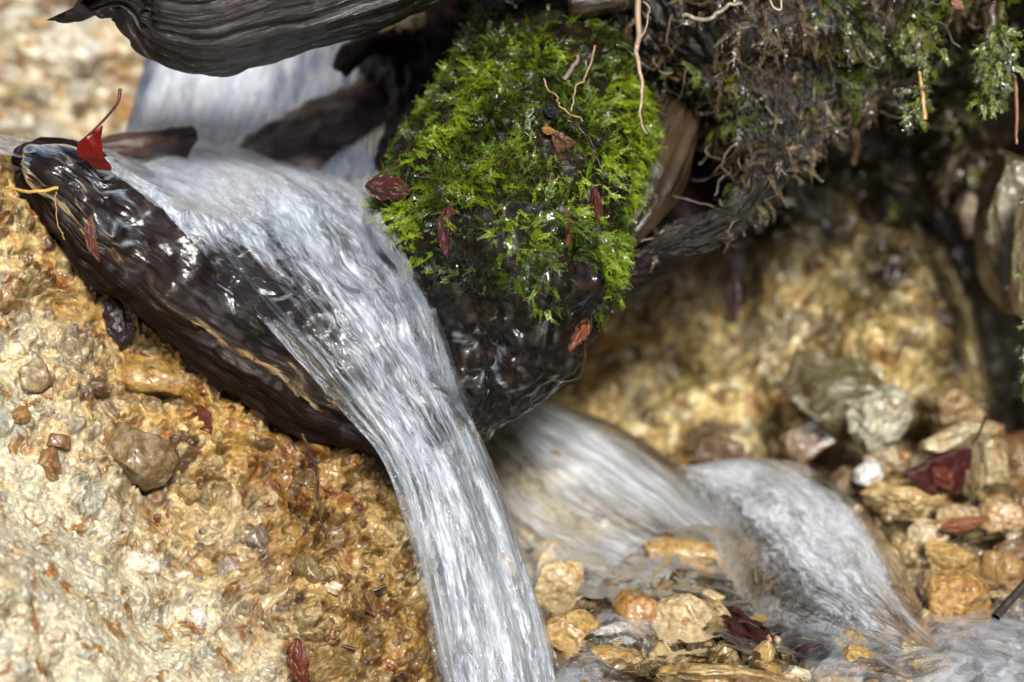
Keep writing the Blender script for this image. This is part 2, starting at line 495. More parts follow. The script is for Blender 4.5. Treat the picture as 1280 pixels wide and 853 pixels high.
# the hollow under the log and the swollen knob at lower left
P0 = W(X, Y, Dp)
hgt, col = conglomerate(P0, 3, PAL_BANK, BANK_MAT, rough=0.007)
pale = sstep(330, 60, X - 0.75 * (Y - 640) + 160 * fbm(P0 * 16, 4, 95))
br = sstep(-0.30, 0.35, fbm(P0 * 11, 3, 97) + 0.0014 * (X - 240))
blotch = sstep(-0.05, 0.22, fbm(P0 * 34, 4, 99))
col = mixc(col * np.array([0.95, 0.79, 0.47]), col * np.array([0.45, 0.30, 0.11]), np.clip(br * 0.75 + blotch * 0.30, 0, 1))
col = mixc(col, col * 0.42 + np.array([0.40, 0.40, 0.32]), pale * (1 - 0.55 * sstep(0.05, 0.3, fbm(P0 * 40, 4, 96))))
hgt = hgt * (1 - 0.5 * pale)
pit = (1 - 0.5 * pale) * sstep(0.10, 0.26, fbm(P0 * 60, 3, 98))
hgt = hgt - pit * 0.0060
col = col * (1 - 0.5 * pit)[..., None]
nrm = unit(-FWD + UPV * 0.52 + RGT * 0.45)
P1 = P0 + nrm * hgt[..., None]
bank = grid_obj('rocky_bank', P1, M['bank'], col=col)
tag(bank, 'pale wet conglomerate bank under the spout log', kind='structure')
BANK = bvh(bank)

# --- the wall behind, upper left
def d_left(X, Y):
    return 0.46 + 0.00012 * (X - 100) - 0.00035 * (Y - 100) + 0.22 * sstep(175, 300, X)
X, Y, Dp = sheet(np.linspace(-900, 620, 330), np.concatenate([np.linspace(-1500, -60, 90), np.linspace(-55, 340, 150)]), d_left)
P0 = W(X, Y, Dp)
Dp = Dp - fbm(P0 * 9, 3, 61) * 0.14
P0 = W(X, Y, Dp)
hgt, col = conglomerate(P0, 8, PAL_BANK, ((0.62, 0.57, 0.44), (0.48, 0.37, 0.19), (0.70, 0.68, 0.60)), cells=((0.05, 0.6, 0.6), (0.024, 0.5, 0.7)), rough=0.016)
wl = grid_obj('rock_wall', P0 - FWD * hgt[..., None], M['bank'], col=col)
tag(wl, 'pale rock wall out of focus behind the upper chute', kind='structure')

# --- the rock face at right with the black hollow under the roots
def d_face(X, Y):
    e = ((X - 965) / 262) ** 2 + ((Y - 545) / 352) ** 2
    cave = sstep(0.88, 1.5, np.where((X < 900) & (Y > 250), 0, e))
    d = 0.34 + 0.0002 * (600 - Y) + cave * 0.55
    d = d - sstep(1330, 1600, X) * 0.6  # unseen side wall brought forward to block light from the side
    return d
X, Y, Dp = sheet(np.concatenate([np.linspace(520, 1300, 420), np.linspace(1305, 1900, 60)]),
                 np.concatenate([np.linspace(-1500, 0, 60), np.linspace(5, 700, 400)]), d_face)
P0 = W(X, Y, Dp)
Dp = Dp - fbm(P0 * 8, 3, 71) * 0.15
P0 = W(X, Y, Dp)
hgt, col = conglomerate(P0, 21, PAL_FACE, ((0.54, 0.42, 0.18), (0.36, 0.25, 0.09), (0.58, 0.50, 0.30)),
                        cells=((0.06, 0.5, 0.5), (0.026, 0.55, 0.6), (0.012, 0.5, 0.7)), rough=0.011, warp=0.009)
# wet algae-brown crust in the upper part, shade of the hollow painted near black by depth
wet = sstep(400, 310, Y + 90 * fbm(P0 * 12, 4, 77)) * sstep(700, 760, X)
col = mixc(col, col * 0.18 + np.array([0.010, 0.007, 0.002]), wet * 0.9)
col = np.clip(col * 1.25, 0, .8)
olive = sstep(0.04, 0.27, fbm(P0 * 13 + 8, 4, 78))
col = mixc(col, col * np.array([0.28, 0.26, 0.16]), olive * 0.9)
hollow_shade = sstep(0.44, 0.58, Dp + 0.02 * fbm(P0 * 20, 3, 79))
col = mixc(col, col * 0.05 + np.array([0.004, 0.003, 0.002]), hollow_shade)
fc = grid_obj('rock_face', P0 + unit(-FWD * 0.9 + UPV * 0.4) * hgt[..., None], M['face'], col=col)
tag(fc, 'ochre wet rock face with a black hollow', kind='structure')

# --- the bed of the brook
def d_bed(X, Y):
    return 0.31 - (Y - 600) * 0.00122 + np.clip(Y - 850, 0, 999) * 0.0004 + 0.10 * sstep(735, 640, np.asarray(X, float)) * sstep(700, 800, np.asarray(Y, float))
X, Y, Dp = sheet(np.concatenate([np.linspace(430, 560, 20), np.linspace(563, 1300, 380), np.linspace(1310, 2100, 50)]), np.linspace(560, 1150, 300), d_bed)
P0 = W(X, Y, Dp)
hgt, col = conglomerate(P0, 33, PAL_BANK, ((0.42, 0.30, 0.13), (0.26, 0.17, 0.07), (0.5, 0.42, 0.27)),
                        cells=((0.045, 0.75, 0.55), (0.022, 0.6, 0.7), (0.010, 0.5, 0.7)), rough=0.008, warp=0.006)
hgt = hgt + fbm(P0 * 10, 3, 35) * 0.02
col = col * np.array([0.85, 0.70, 0.50])
bed = grid_obj('streambed', P0 + unit(UPV * 0.8 - FWD * 0.6) * hgt[..., None], M['stone'], col=col)
tag(bed, 'stony bed of the brook', kind='structure')
BED = bvh(bed)

# --- the ground far around
gx = np.linspace(-30, 30, 80)
GX, GY = np.meshgrid(gx, gx)
GP = np.stack([GX, GY, 0.10 + 0.25 * fbm(np.stack([GX, GY, GX * 0], -1) * 0.3, 3, 5) - 0.02 * np.abs(GX)], -1)
GP[..., 2] = np.minimum(GP[..., 2], 0.16)
# unseen slopes added behind and beside the camera to darken reflections
GP[..., 2] += np.clip(-GY - 3.5, 0, 99) * 0.42 + np.clip(np.abs(GX) - 4, 0, 99) * 0.35
gcol = np.broadcast_to(np.array([0.05, 0.045, 0.02]), GP.shape).copy()
gr = grid_obj('ground', GP, M['stone'], col=gcol)
tag(gr, 'brown forest ground around the brook, with added unseen slopes', kind='structure')

# ------------------------------------------------------------------ logs
def wood_disp(P, C, seed, lump=0.006, fibre=0.0022, lf=14.0, fu=150.0, fv=9.0, ends=0.0, lo=4):
    n = outward(P, C)
    nv, nu = P.shape[:2]
    cv = np.concatenate([[0], np.cumsum(np.linalg.norm(np.diff(C, axis=0), axis=-1))])
    Q = np.concatenate([P, P[:, :1]], 1)
    per = np.linalg.norm(np.diff(Q, axis=1), axis=-1).sum(1).mean()
    ang = np.linspace(0, 2 * math.pi, nu, endpoint=False)
    rad = per / (2 * math.pi)
    q = np.stack([np.broadcast_to(np.cos(ang) * rad * fu, (nv, nu)), np.broadcast_to(np.sin(ang) * rad * fu, (nv, nu)),
                  np.broadcast_to((cv * fv)[:, None], (nv, nu))], -1)
    h = fbm(P * lf, lo, seed) * lump * 2 + fbm(q, 4, seed + 9, 0.6) * fibre * 2 + fbm(q * 0.35, 3, seed + 19, 0.6, True) * fibre * 1.5
    P2 = P + n * h[..., None]
    if ends:
        ax = unit(np.gradient(C, axis=0))[:, None]
        t = np.linspace(0, 1, nv)
        P2 = P2 + ax * (fbm(q * np.array([0.5, 0.5, 0.02]), 3, seed + 29) * ends * 2)[..., None] * np.exp(-t / 0.12)[:, None, None]
    return P2

# the log that carries the water, left
rows = [(26, 192, .035, 36, 228, .03, .016), (64, 190, .04, 54, 272, .03, .026), (132, 208, .045, 98, 325, .035, .034),
        (212, 264, .05, 172, 392, .03, .038), (300, 282, .055, 258, 474, .03, .042), (400, 312, .06, 352, 530, .03, .045),
        (482, 370, .055, 436, 562, .03, .044), (540, 440, .05, 492, 600, .035, .04), (568, 510, .05, 545, 590, .045, .02)]
P, th, C = ribbon_tube(rows, 300, 260)
LOGC = C
LOGS = P + outward(P, C) * (fbm(P * 14, 3, 101) * 0.024)[..., None]
LOGP = wood_disp(P, C, 101, lump=0.012, fibre=0.0034, fu=80, fv=9.0, lo=4)
slog = grid_obj('sunken_log', LOGP, M['wood'], wrap=True)
tag(slog, 'soaked dark brown log carrying the water, slanting down from the red leaf', 'log')

# the mossy block, right
rows = [(600, -60, .26, 830, -60, .26, .07), (610, 20, .21, 802, 20, .21, .065), (570, 95, .15, 802, 95, .16, .065), (522, 165, .10, 800, 165, .12, .065),
        (474, 230, .07, 794, 230, .085, .065), (474, 285, .05, 780, 285, .06, .068), (502, 335, .035, 772, 335, .045, .07),
        (528, 390, .03, 760, 390, .04, .065), (540, 435, .03, 733, 432, .04, .055), (548, 485, .035, 690, 482, .045, .042),
        (560, 525, .045, 640, 525, .05, .025), (584, 552, .055, 606, 550, .055, .01)]
P, th, C = ribbon_tube(rows, 300, 280, caps=(True, True))
BLKP = wood_disp(P, C, 141, lump=0.016, fibre=0.0018, fu=60, fv=30)
BLKN = outward(BLKP, C)
m_blk = mat_wood('black soaked wood', (0.0015, 0.001, 0.0008), (0.026, 0.014, 0.008), rough=0.55, su=60.0, sv=140.0, coat=0.15, spec=0.1)
blk = grid_obj('mossy_stump', BLKP, m_blk, wrap=True)
tag(blk, 'dark wet stump nose with a green moss cap beside the falling stream', 'stump')

# the weathered log at the top
rows = [(132, -30, .01, 140, 8, .0, .012), (150, -55, .01, 156, 18, .0, .03), (168, -75, .015, 172, 48, .0, .045), (195, -90, .02, 200, 72, .0, .055),
        (262, -105, .02, 266, 85, .0, .06), (350, -125, .02, 350, 62, .0, .06), (450, -150, .02, 450, 32, .0, .06), (530, -175, .03, 530, 2, .01, .055),
        (680, -215, .04, 690, -60, .03, .05), (900, -280, .05, 920, -140, .05, .05)]
P, th, C = ribbon_tube(rows, 300, 240)
TOPP = wood_disp(P, C, 171, lump=0.005, fibre=0.0028, fu=300, fv=9.0, ends=0.04)
tlog = grid_obj('weathered_log', TOPP, M['log'], wrap=True)
tag(tlog, 'black weathered log with a broken end across the top edge', 'log')

# the rotten trunk, upper right, with the hollow in it
rows = [(520, -330, .20, 1650, -330, .2, .10, .45), (560, -150, .18, 1560, -150, .18, .10, .42), (650, -40, .15, 1330, -40, .14, .09, .35),
        (742, 28, .14, 1190, 28, .13, .07, .22), (806, 78, .13, 1112, 82, .14, .05, .14), (872, 112, .12, 1078, 118, .14, .035, .08), (912, 160, .11, 1030, 165, .13, .03, .05),
        (930, 210, .10, 992, 212, .12, .022, .03), (914, 258, .09, 946, 254, .10, .014, .018), (834, 296, .08, 872, 300, .09, .010, .012), (786, 322, .07, 802, 322, .075, .006, .006)]
P, th, C = ribbon_tube(rows, 320, 420)
TRKP = wood_disp(P, C, 201, lump=0.012, fibre=0.0035, fu=55, fv=45)
TRKN = outward(TRKP, C)
trk = grid_obj('rotten_trunk', TRKP, M['bark'], wrap=True)
tag(trk, 'rotten overhanging trunk with dead brown moss above the black hollow', 'trunk')
# dark backing whose colour stands in for the shade inside it
rows = [(690, 40, .30, 1010, 40, .30, .03, .05), (740, 140, .27, 1000, 140, .29, .03, .05), (740, 230, .24, 960, 230, .25, .025, .05), (730, 300, .2, 905, 295, .22, .02, .03), (730, 350, .17, 800, 335, .18, .008, .02)]
P, th, C = ribbon_tube(rows, 80, 80)
m_in = mat_wood('dark heartwood', (0.003, 0.001, 0.001), (0.016, 0.006, 0.005), coat=0.3)
hw = grid_obj('hollow_backing', wood_disp(P, C, 221), m_in, parent=trk, wrap=True)

# the split wood leaning in the hollow
rows = [(870, 60, .17, 915, 75, .2, .02, .03), (832, 105, .15, 880, 120, .18, .02, .03), (796, 165, .13, 866, 185, .16, .022, .03),
        (770, 220, .12, 850, 245, .14, .022, .03), (740, 285, .11, 796, 300, .13, .02, .03), (720, 350, .10, 750, 355, .11, .01, .02)]
P, th, C = ribbon_tube(rows, 160, 110)
spl = grid_obj('split_branch', wood_disp(P, C, 231, lump=0.003, fibre=0.002, fu=90), M['slab'], wrap=True)
tag(spl, 'split brown branch leaning inside the hollow right of the moss', 'branch')

# dark backing added in place of the shaded hollow, top middle
rows = [(420, -120, .33, 640, -120, .33, .05, .1), (430, -30, .31, 640, -20, .3, .05, .1), (440, 60, .30, 620, 50, .27, .05, .1), (480, 130, .26, 590, 120, .22, .04, .08),
        (485, 200, .22, 560, 190, .18, .03, .06), (470, 260, .18, 530, 255, .14, .02, .05)]
P, th, C = ribbon_tube(rows, 160, 140)
DRKP = wood_disp(P, C, 241, lump=0.014, fibre=0.003, fu=70, fv=25)
rt = grid_obj('dark_backing', DRKP, M['wood'], wrap=True)
tag(rt, 'dark backing for the shaded hollow between the top log and the moss', 'root')
rows = [(418, 85, .20, 432, 95, .2, .008), (428, 58, .20, 452, 76, .2, .01), (455, 48, .2, 470, 66, .2, .012), (500, 48, .22, 505, 72, .22, .014), (560, 70, .24, 560, 110, .24, .014)]
P, th, C = ribbon_tube(rows, 60, 40)
b_ = grid_obj('branch_stub', wood_disp(P, C, 251, lump=0.004, fu=60), M['wood'], wrap=True)
tag(b_, 'short black knobbed branch stub at the top of the chute', 'branch')
rows = [(500, 240, .13, 520, 245, .12, .012), (520, 175, .13, 552, 195, .12, .014), (548, 110, .14, 590, 140, .13, .014), (575, 60, .15, 606, 100, .14, .012), (590, 40, .16, 600, 60, .15, .006)]
P, th, C = ribbon_tube(rows, 90, 60)
m_red = mat_wood('red brown wet bark', (0.010, 0.003, 0.003), (0.07, 0.020, 0.014), su=200, sv=16)
b_ = grid_obj('bark_strip', wood_disp(P, C, 261, lump=0.003, fu=60), m_red, wrap=True)
tag(b_, 'dark red strip of bark standing behind the left edge of the moss', 'bark')
rows = [(700, -30, .10, 715, 18, .09, .012), (780, -50, .10, 790, 6, .09, .012), (900, -90, .1, 910, -35, .1, .012)]
P, th, C = ribbon_tube(rows, 60, 50)
b_ = grid_obj('branch', wood_disp(P, C, 271, lump=0.003, fu=60), M['slab'], wrap=True)
tag(b_, 'grey brown branch tip at the top edge above the moss', 'branch')

# brown planks that lie under the water of the chute
def plank(rows, seed, label):
    P, th, C = ribbon_tube(rows, 110, 70, e=0.85)
    P = wood_disp(P, C, seed, lump=0.008, fibre=0.0015, fu=80)
    return P, tag(grid_obj('sunken_plank', P, M['plank'], wrap=True), label, 'plank', 'brown wood under the upper chute')
PLK = []
for k, (rows, lab) in enumerate([
    ([(285, 195, .232, 300, 250, .195, .014), (350, 150, .257, 365, 235, .21, .016), (430, 105, .287, 440, 225, .222, .018), (520, 60, .317, 520, 230, .237, .018)],
     'wide brown plank under the water at the foot of the chute'),
    ([(300, 110, .34, 310, 190, .305, .014), (380, 70, .375, 390, 150, .33, .016), (500, 10, .41, 510, 110, .37, .016), (560, -20, .36, 570, 80, .32, .016)],
     'upper brown plank under the water below the top log'),
    ([(110, 176, .13, 112, 198, .12, .010), (180, 172, .14, 182, 196, .13, .010), (232, 168, .16, 236, 190, .15, .010)],
     'short thin brown branch crossing the white chute beside the red leaf')]):
    PLK.append(plank(rows, 300 + k * 7, lab))

# ------------------------------------------------------------------ stones
def ico(sub):
    import bmesh
    bm = bmesh.new()
    bmesh.ops.create_icosphere(bm, subdivisions=sub, radius=1.0)
    V = np.array([v.co[:] for v in bm.verts])
    F = np.array([[v.index for v in f.verts] for f in bm.faces])
    bm.free()
    return V, F
ICO5, ICO4, ICO3 = ico(5), ico(4), ico(3)

def stone_geo(seed, base, facets=14, cut=(0.45, 0.88), rough=0.05, tmpl=None):
    r = np.random.default_rng(seed)
    V, F = tmpl or ICO5
    Vn = V.copy()
    for k in range(facets):
        n = unit(r.normal(size=3))
        h = r.uniform(*cut)
        dd = Vn @ n - h
        Vn = Vn - np.clip(dd, 0, None)[:, None] * n * 0.93
    off = r.uniform(-50, 50, 3)
    h = fbm(V * 1.1 + off, 3, seed) * 0.25 + fbm(V * 3.5 + off, 4, seed + 3, 0.55) * rough * 1.7 + fbm(V * 10 + off, 3, seed + 5, 0.6) * rough * 0.7 - np.clip(fbm(V * 6 + off, 2, seed + 7) - .15, 0, 1) * rough * 3
    Vn = Vn * (1 + h)[:, None]
    lo, hi = Vn.min(0), Vn.max(0)
    Vn = (Vn - (lo + hi) / 2) / (hi - lo) * 2
    base = np.asarray(base)
    a = fbm(V * 1.8 + off, 4, seed + 11)
    b = fbm(V * 5 + off, 4, seed + 12)
    col = base * (1 + 0.45 * a + 0.3 * b)[:, None]
    col = mixc(col, np.broadcast_to(base * np.array([0.62, 0.45, 0.28]), col.shape), sstep(0.05, 0.3, b))
    col = mixc(col, np.broadcast_to(base * 0.4 + np.array([0.36, 0.34, 0.28]), col.shape), sstep(0.1, 0.35, a) * 0.6)
    return Vn, F, np.clip(col, 0.004, 0.8)

STW = []
def stone(cx, cy, w, h, d, base, label, rot=0.0, name='stone', group=None, depth=None, facets=12, seed=None, rough=0.05, tmpl=None, cut=(0.5, 0.9)):
    seed = seed if seed is not None else int(cx * 31 + cy * 7)
    Vn, F, col = stone_geo(seed, base, facets, rough=rough, tmpl=tmpl, cut=cut)
    k = (DIST + d) / DIST * PXM
    ca, sa = math.cos(rot), math.sin(rot)
    x = Vn[:, 0] * w / 2 * k
    y = Vn[:, 1] * h / 2 * k
    z = Vn[:, 2] * (depth or (w + h) / 4 * k)
    xr, yr = x * ca - y * sa, x * sa + y * ca
    P = W(cx, cy, d) + RGT * xr[:, None] + UPV * yr[:, None] + FWD * z[:, None]
    o = mesh_obj(name, P, F, M['stone'], col=col)
    return tag(o, label, 'stone', group)

OCH, CRM, TAN, BRN, WHT, ORG, OLV, GRY = ((0.44, 0.28, 0.09), (0.62, 0.48, 0.25), (0.36, 0.25, 0.11), (0.18, 0.11, 0.05), (0.66, 0.64, 0.54),
                                          (0.40, 0.21, 0.06), (0.17, 0.13, 0.055), (0.38, 0.36, 0.31))
def db(y): return float(d_bed(900, y))
G1 = 'stones in the brook'
G2 = 'stones on the right bank'
G3 = 'stones set in the pale bank'
stone(697, 732, 74, 64, db(765), CRM, 'cream angular stone standing in the brook right beside the falling stream', 0.25, group=G1)
stone(712, 790, 78, 56, db(815), OCH, 'sunken ochre stone below the cream angular stone', 0.1, group=G1)
stone(850, 773, 80, 66, db(806), CRM, 'cream pitted stone at the stalk of the sunken dark leaf', -0.1, group=G1, rough=0.09)
stone(798, 768, 64, 66, db(802), ORG, 'rust orange stone touching the left of the cream pitted stone', 0.2, group=G1)
stone(755, 823, 78, 36, db(842), OCH, 'low rounded ochre stone near the bottom edge by the stream', 0.05, group=G1, facets=4)
stone(852, 692, 104, 42, db(712), OCH, 'long ochre stone below the smooth water sheet', -0.12, group=G1, facets=5)
stone(862, 726, 44, 28, db(742), (0.62, 0.48, 0.2), 'small rounded yellow stone above the cream pitted stone', 0.0, group=G1, facets=4)
stone(817, 722, 48, 28, db(738), WHT, 'small white stone between the two yellow stones', 0.1, group=G1, facets=5)
stone(765, 798, 78, 42, db(822), GRY, 'grey stone under clear water above the low ochre stone', 0.1, group=G1, facets=5)
stone(905, 848, 240, 46, db(866), (0.50, 0.36, 0.15), 'broad flat ochre rock along the bottom edge', -0.03, group=G1, rough=0.08)
stone(958, 724, 130, 100, .185, (0.46, 0.27, 0.09), 'large rust orange rock half under the white mound of water', -0.6, group=G1)
stone(895, 770, 70, 40, db(792), TAN, 'tan stone under the water between the dark leaf and the orange rock', -0.5, group=G1)
stone(1195, 748, 88, 76, db(786), (0.44, 0.25, 0.07), 'smooth orange stone right of the white mound', -0.35, group=G1, facets=6)
stone(1064, 828, 62, 46, db(852), OCH, 'ochre stone beside the small dark leaf at the bottom edge', 0.1, group=G1)
stone(1112, 792, 60, 46, db(815), ORG, 'orange stone washed over at the foot of the white mound', -0.4, group=G1)
stone(760, 690, 84, 34, db(708), GRY, 'grey sunken stone under ripples at the foot of the smooth sheet', 0.2, group=G1, facets=5)
stone(740, 850, 60, 30, db(866), TAN, 'tan stone cut by the bottom edge beside the stream', 0.0, group=G1)
stone(1240, 815, 100, 40, db(830), TAN, 'tan stone under pale water in the lower right corner', 0.0, group=G1)
# right bank
stone(1058, 500, 175, 96, .27, (0.13, 0.11, 0.05), 'large olive grey rock lying aslant below the hollow', -0.62, group=G2, name='rock')
stone(1092, 520, 86, 92, .245, (0.42, 0.41, 0.30), 'pale crusted knob on the end of the large olive rock', -0.5, group=G2, rough=0.14, name='rock')
stone(1230, 585, 78, 88, .20, (0.42, 0.33, 0.17), 'upright tan stone right of the big wet leaf', -0.2, group=G2)
stone(1200, 545, 112, 36, .22, (0.48, 0.38, 0.20), 'flat tan slab stone behind the big wet leaf', 0.25, group=G2)
stone(1190, 507, 78, 62, .27, TAN, 'knobbly brown stone above the flat tan slab', 0.4, group=G2, rough=0.12)
stone(1084, 594, 40, 40, .21, (0.74, 0.73, 0.66), 'small bright white stone behind the white mound', 0.3, group=G2)
stone(1104, 575, 52, 34, .23, (0.50, 0.40, 0.26), 'beige stone behind the small bright white stone', 0.1, group=G2)
stone(1060, 602, 44, 40, .23, BRN, 'brown stone left of the small bright white stone', 0.1, group=G2)
stone(1132, 626, 116, 52, .19, (0.50, 0.36, 0.15), 'wide ochre lump right of the peak of the white mound', 0.05, group=G2, rough=0.12)
stone(1200, 650, 66, 40, .175, TAN, 'tan stone below the upright tan stone', -0.2, group=G2)
stone(1256, 648, 72, 60, .17, (0.46, 0.31, 0.15), 'rough tan stone at the right edge above the folded rusty leaf', 0.2, group=G2, rough=0.12)
stone(1160, 668, 56, 44, .17, (0.56, 0.46, 0.28), 'cream brown stone left of the folded rusty leaf', 0.2, group=G2)
stone(1192, 702, 86, 40, .14, (0.52, 0.34, 0.12), 'slanting ochre stone over the smooth orange stone', -0.45, group=G2)
stone(1252, 718, 64, 66, .13, (0.42, 0.25, 0.09), 'ochre stone at the right edge beside the smooth orange stone', 0.3, group=G2)
stone(1265, 690, 50, 36, .15, BRN, 'brown stone at the right edge over the ochre stone', 0.0, group=G2)
stone(1268, 760, 60, 40, .10, (0.40, 0.30, 0.15), 'half wet tan stone at the right edge above the pale water', 0.2, group=G2)
stone(1010, 550, 76, 56, .29, BRN, 'brown wet stone left of the large olive rock', 0.3, group=G2)
stone(906, 568, 76, 46, .29, (0.16, 0.095, 0.05), 'dark brown stone behind the left end of the white mound', 0.0, group=G2)
stone(1258, 290, 84, 210, .26, (0.10, 0.08, 0.03), 'tall olive boulder at the right edge below the hanging moss', 0.12, group=G2, name='boulder', depth=.05)
stone(1292, 320, 56, 190, .16, (0.44, 0.37, 0.20), 'pale narrow boulder cut by the right edge', -0.05, group=G2, name='boulder', depth=.04)
stone(1245, 132, 84, 56, .34, (0.30, 0.22, 0.10), 'brown stone deep in the hollow behind the hanging moss', 0.2, group=G2)
stone(1212, 270, 34, 60, .38, (0.36, 0.28, 0.19), 'beige stone left of the tall olive boulder', 0.0, group=G2)
stone(1130, 690, 50, 40, .17, TAN, 'tan stone touching the right flank of the white mound', 0.0, group=G2)
# in the pale bank
def bank_stone(cx, cy, w, h, base, label, rot=0.0, push=0.35, **kw):
    dr = Vector(W(cx, cy, 0) - CAM).normalized()
    hit = BANK.ray_cast(Vector(CAM), dr)[0]
    d = float((np.array(hit) - CAM) @ FWD - DIST)
    return stone(cx, cy, w, h, d + push * 0.004, base, label, rot, group=G3, **kw)
bank_stone(188, 470, 104, 58, (0.42, 0.26, 0.07), 'amber wet stone tucked under the log below the dark leaf scrap', -0.25)
bank_stone(170, 572, 108, 84, (0.22, 0.145, 0.06), 'large brown angular stone in the middle of the pale bank', -0.15, facets=7)
bank_stone(62, 582, 30, 46, (0.24, 0.12, 0.035), 'small amber pebble left of the large brown stone', 0.1, tmpl=ICO4)
bank_stone(45, 470, 40, 44, (0.28, 0.2, 0.09), 'brown pebble with a white rim near the left edge', 0.3, tmpl=ICO4)
bank_stone(120, 482, 42, 24, (0.12, 0.06, 0.03), 'flat dark brown pebble left of the amber stone', -0.3, tmpl=ICO4)
bank_stone(8, 375, 28, 36, (0.32, 0.18, 0.05), 'orange brown pebble at the left edge below the log end', 0.1, tmpl=ICO4)
bank_stone(72, 552, 34, 24, (0.20, 0.10, 0.04), 'dark pebble right above the small amber pebble', 0.2, tmpl=ICO4)
bank_stone(172, 706, 62, 34, (0.66, 0.61, 0.48), 'pale oval pebble low in the middle of the bank', -0.2, facets=4, tmpl=ICO4)
bank_stone(228, 722, 30, 22, (0.60, 0.52, 0.36), 'small cream pebble right of the pale oval pebble', 0.1, tmpl=ICO4)
bank_stone(236, 618, 30, 28, (0.30, 0.19, 0.05), 'amber brown pebble right of the large brown stone', 0.2, tmpl=ICO4)
bank_stone(286, 710, 30, 30, (0.30, 0.24, 0.2), 'grey brown shiny pebble above the bottom leaf', 0.6, tmpl=ICO4)
bank_stone(322, 680, 30, 46, (0.22, 0.17, 0.14), 'dark grey shiny pebble right of the grey brown pebble', 0.2, tmpl=ICO4)
bank_stone(384, 718, 38, 54, (0.20, 0.14, 0.05), 'olive brown leaning stone near the falling stream', 0.5, tmpl=ICO4)
bank_stone(416, 735, 26, 20, (0.60, 0.44, 0.28), 'small pinkish cream pebble right of the olive brown stone', -0.3, tmpl=ICO4)
bank_stone(342, 622, 24, 20, (0.55, 0.42, 0.24), 'small tan pebble below the middle of the log', 0.0, tmpl=ICO4)
bank_stone(250, 778, 24, 38, (0.68, 0.66, 0.6), 'small white pebble below the cream pebble', 0.1, tmpl=ICO4)
bank_stone(410, 828, 70, 60, (0.25, 0.16, 0.05), 'brown wet stone touching the red bottom leaf', 0.3)
bank_stone(20, 520, 40, 26, (0.30, 0.16, 0.04), 'orange pebble at the left edge below the rimmed pebble', 0.1, tmpl=ICO4)
# pale stones seen in the dark hollow
stone(472, 30, 60, 30, .22, (0.42, 0.30, 0.11), 'yellowish stone lodged under the top log', 0.35, group='stones lodged by the roots')
stone(512, 24, 40, 44, .215, (0.46, 0.36, 0.18), 'paler stone right of the yellowish lodged stone', 0.1, group='stones lodged by the roots')

# hump of rock under the smooth sheet of water
hump = stone(740, 640, 330, 210, .26, (0.46, 0.36, 0.17), 'smooth ochre boulder under the sheet of water behind the stream', -0.42, name='boulder', facets=3, rough=0.03, depth=.07, cut=(0.8, 1.0), group=G1)

def brook_pebbles():
    r = np.random.default_rng(91)
    kinds = []
    for k in range(9):
        Vn, F, c = stone_geo(700 + k, [OCH, CRM, TAN, ORG, OCH, (0.5, .36, .16), BRN, CRM, TAN][k], 10, tmpl=ICO4)
        kinds.append(mesh_obj('pebble', Vn * np.array([1, .72, .8]) * PXM * .5, F, M['stone'], col=c))
    n = 0
    while n < 112:
        x, y = r.uniform(650, 1290), r.uniform(672, 880)
        if x < 690 and y > 720: continue
        src = kinds[n % 9]
        o = src if n < 9 else src.copy()
        if n >= 9: SC.collection.objects.link(o)
        h = BED.ray_cast(Vector(CAM), Vector(W(x, y, 0) - CAM).normalized())[0]
        o.location = Vector(h) + Vector(-FWD * .004)
        sz = r.uniform(26, 72)
        o.scale = (sz, sz, sz)
        o.rotation_euler = (r.uniform(-.6, .6), r.uniform(0, 6.28), r.uniform(-.4, .4))
        tag(o, 'rounded ochre pebble on the bed under the clear brook water', 'pebble', 'pebbles on the bed of the brook')
        n += 1
brook_pebbles()

# loose gravel between the named stones
def scatter_gravel():
    r = np.random.default_rng(55)
    Vs, Fs, Cs, n0 = [], [], [], 0
    geos = [stone_geo(900 + k, (1, 1, 1), 7, tmpl=ICO3) for k in range(8)]
    pal = np.array([OCH, CRM, TAN, BRN, ORG, (0.5, 0.4, 0.25), (0.30, 0.18, 0.07)])
    for k in range(420):
        if k < 240:
            x, y = r.uniform(1040, 1420), r.uniform(560, 800)
            if y < 570 + (x < 1100) * 40: continue
        else:
            x, y = r.uniform(660, 1320), r.uniform(690, 900)
        s = r.uniform(10, 30)
        d = float(d_bed(x, y)) - 0.004
        if x > 1060 and y < 700: d = min(d, .24 - (y - 560) * .0007)
        Vn, F, c = geos[k % 8]
        q = Matrix.Rotation(r.uniform(0, 6), 3, Vector(r.normal(size=3)))
        Vr = (Vn * np.array([1, r.uniform(.6, 1), r.uniform(.5, .9)])) @ np.array(q).T
        Vs.append(W(x, y, d) + Vr * s / 2 * PXM)
        Fs.append(F + n0); n0 += len(Vn)
        Cs.append(np.clip(c, 0, 1.4) * pal[r.integers(len(pal))])
    o = mesh_obj('gravel', np.concatenate(Vs), np.concatenate(Fs), M['stone'], col=np.clip(np.concatenate(Cs), 0.004, .8))
    tag(o, 'small loose ochre gravel between the stones of the brook', 'gravel', kind='stuff')
scatter_gravel()

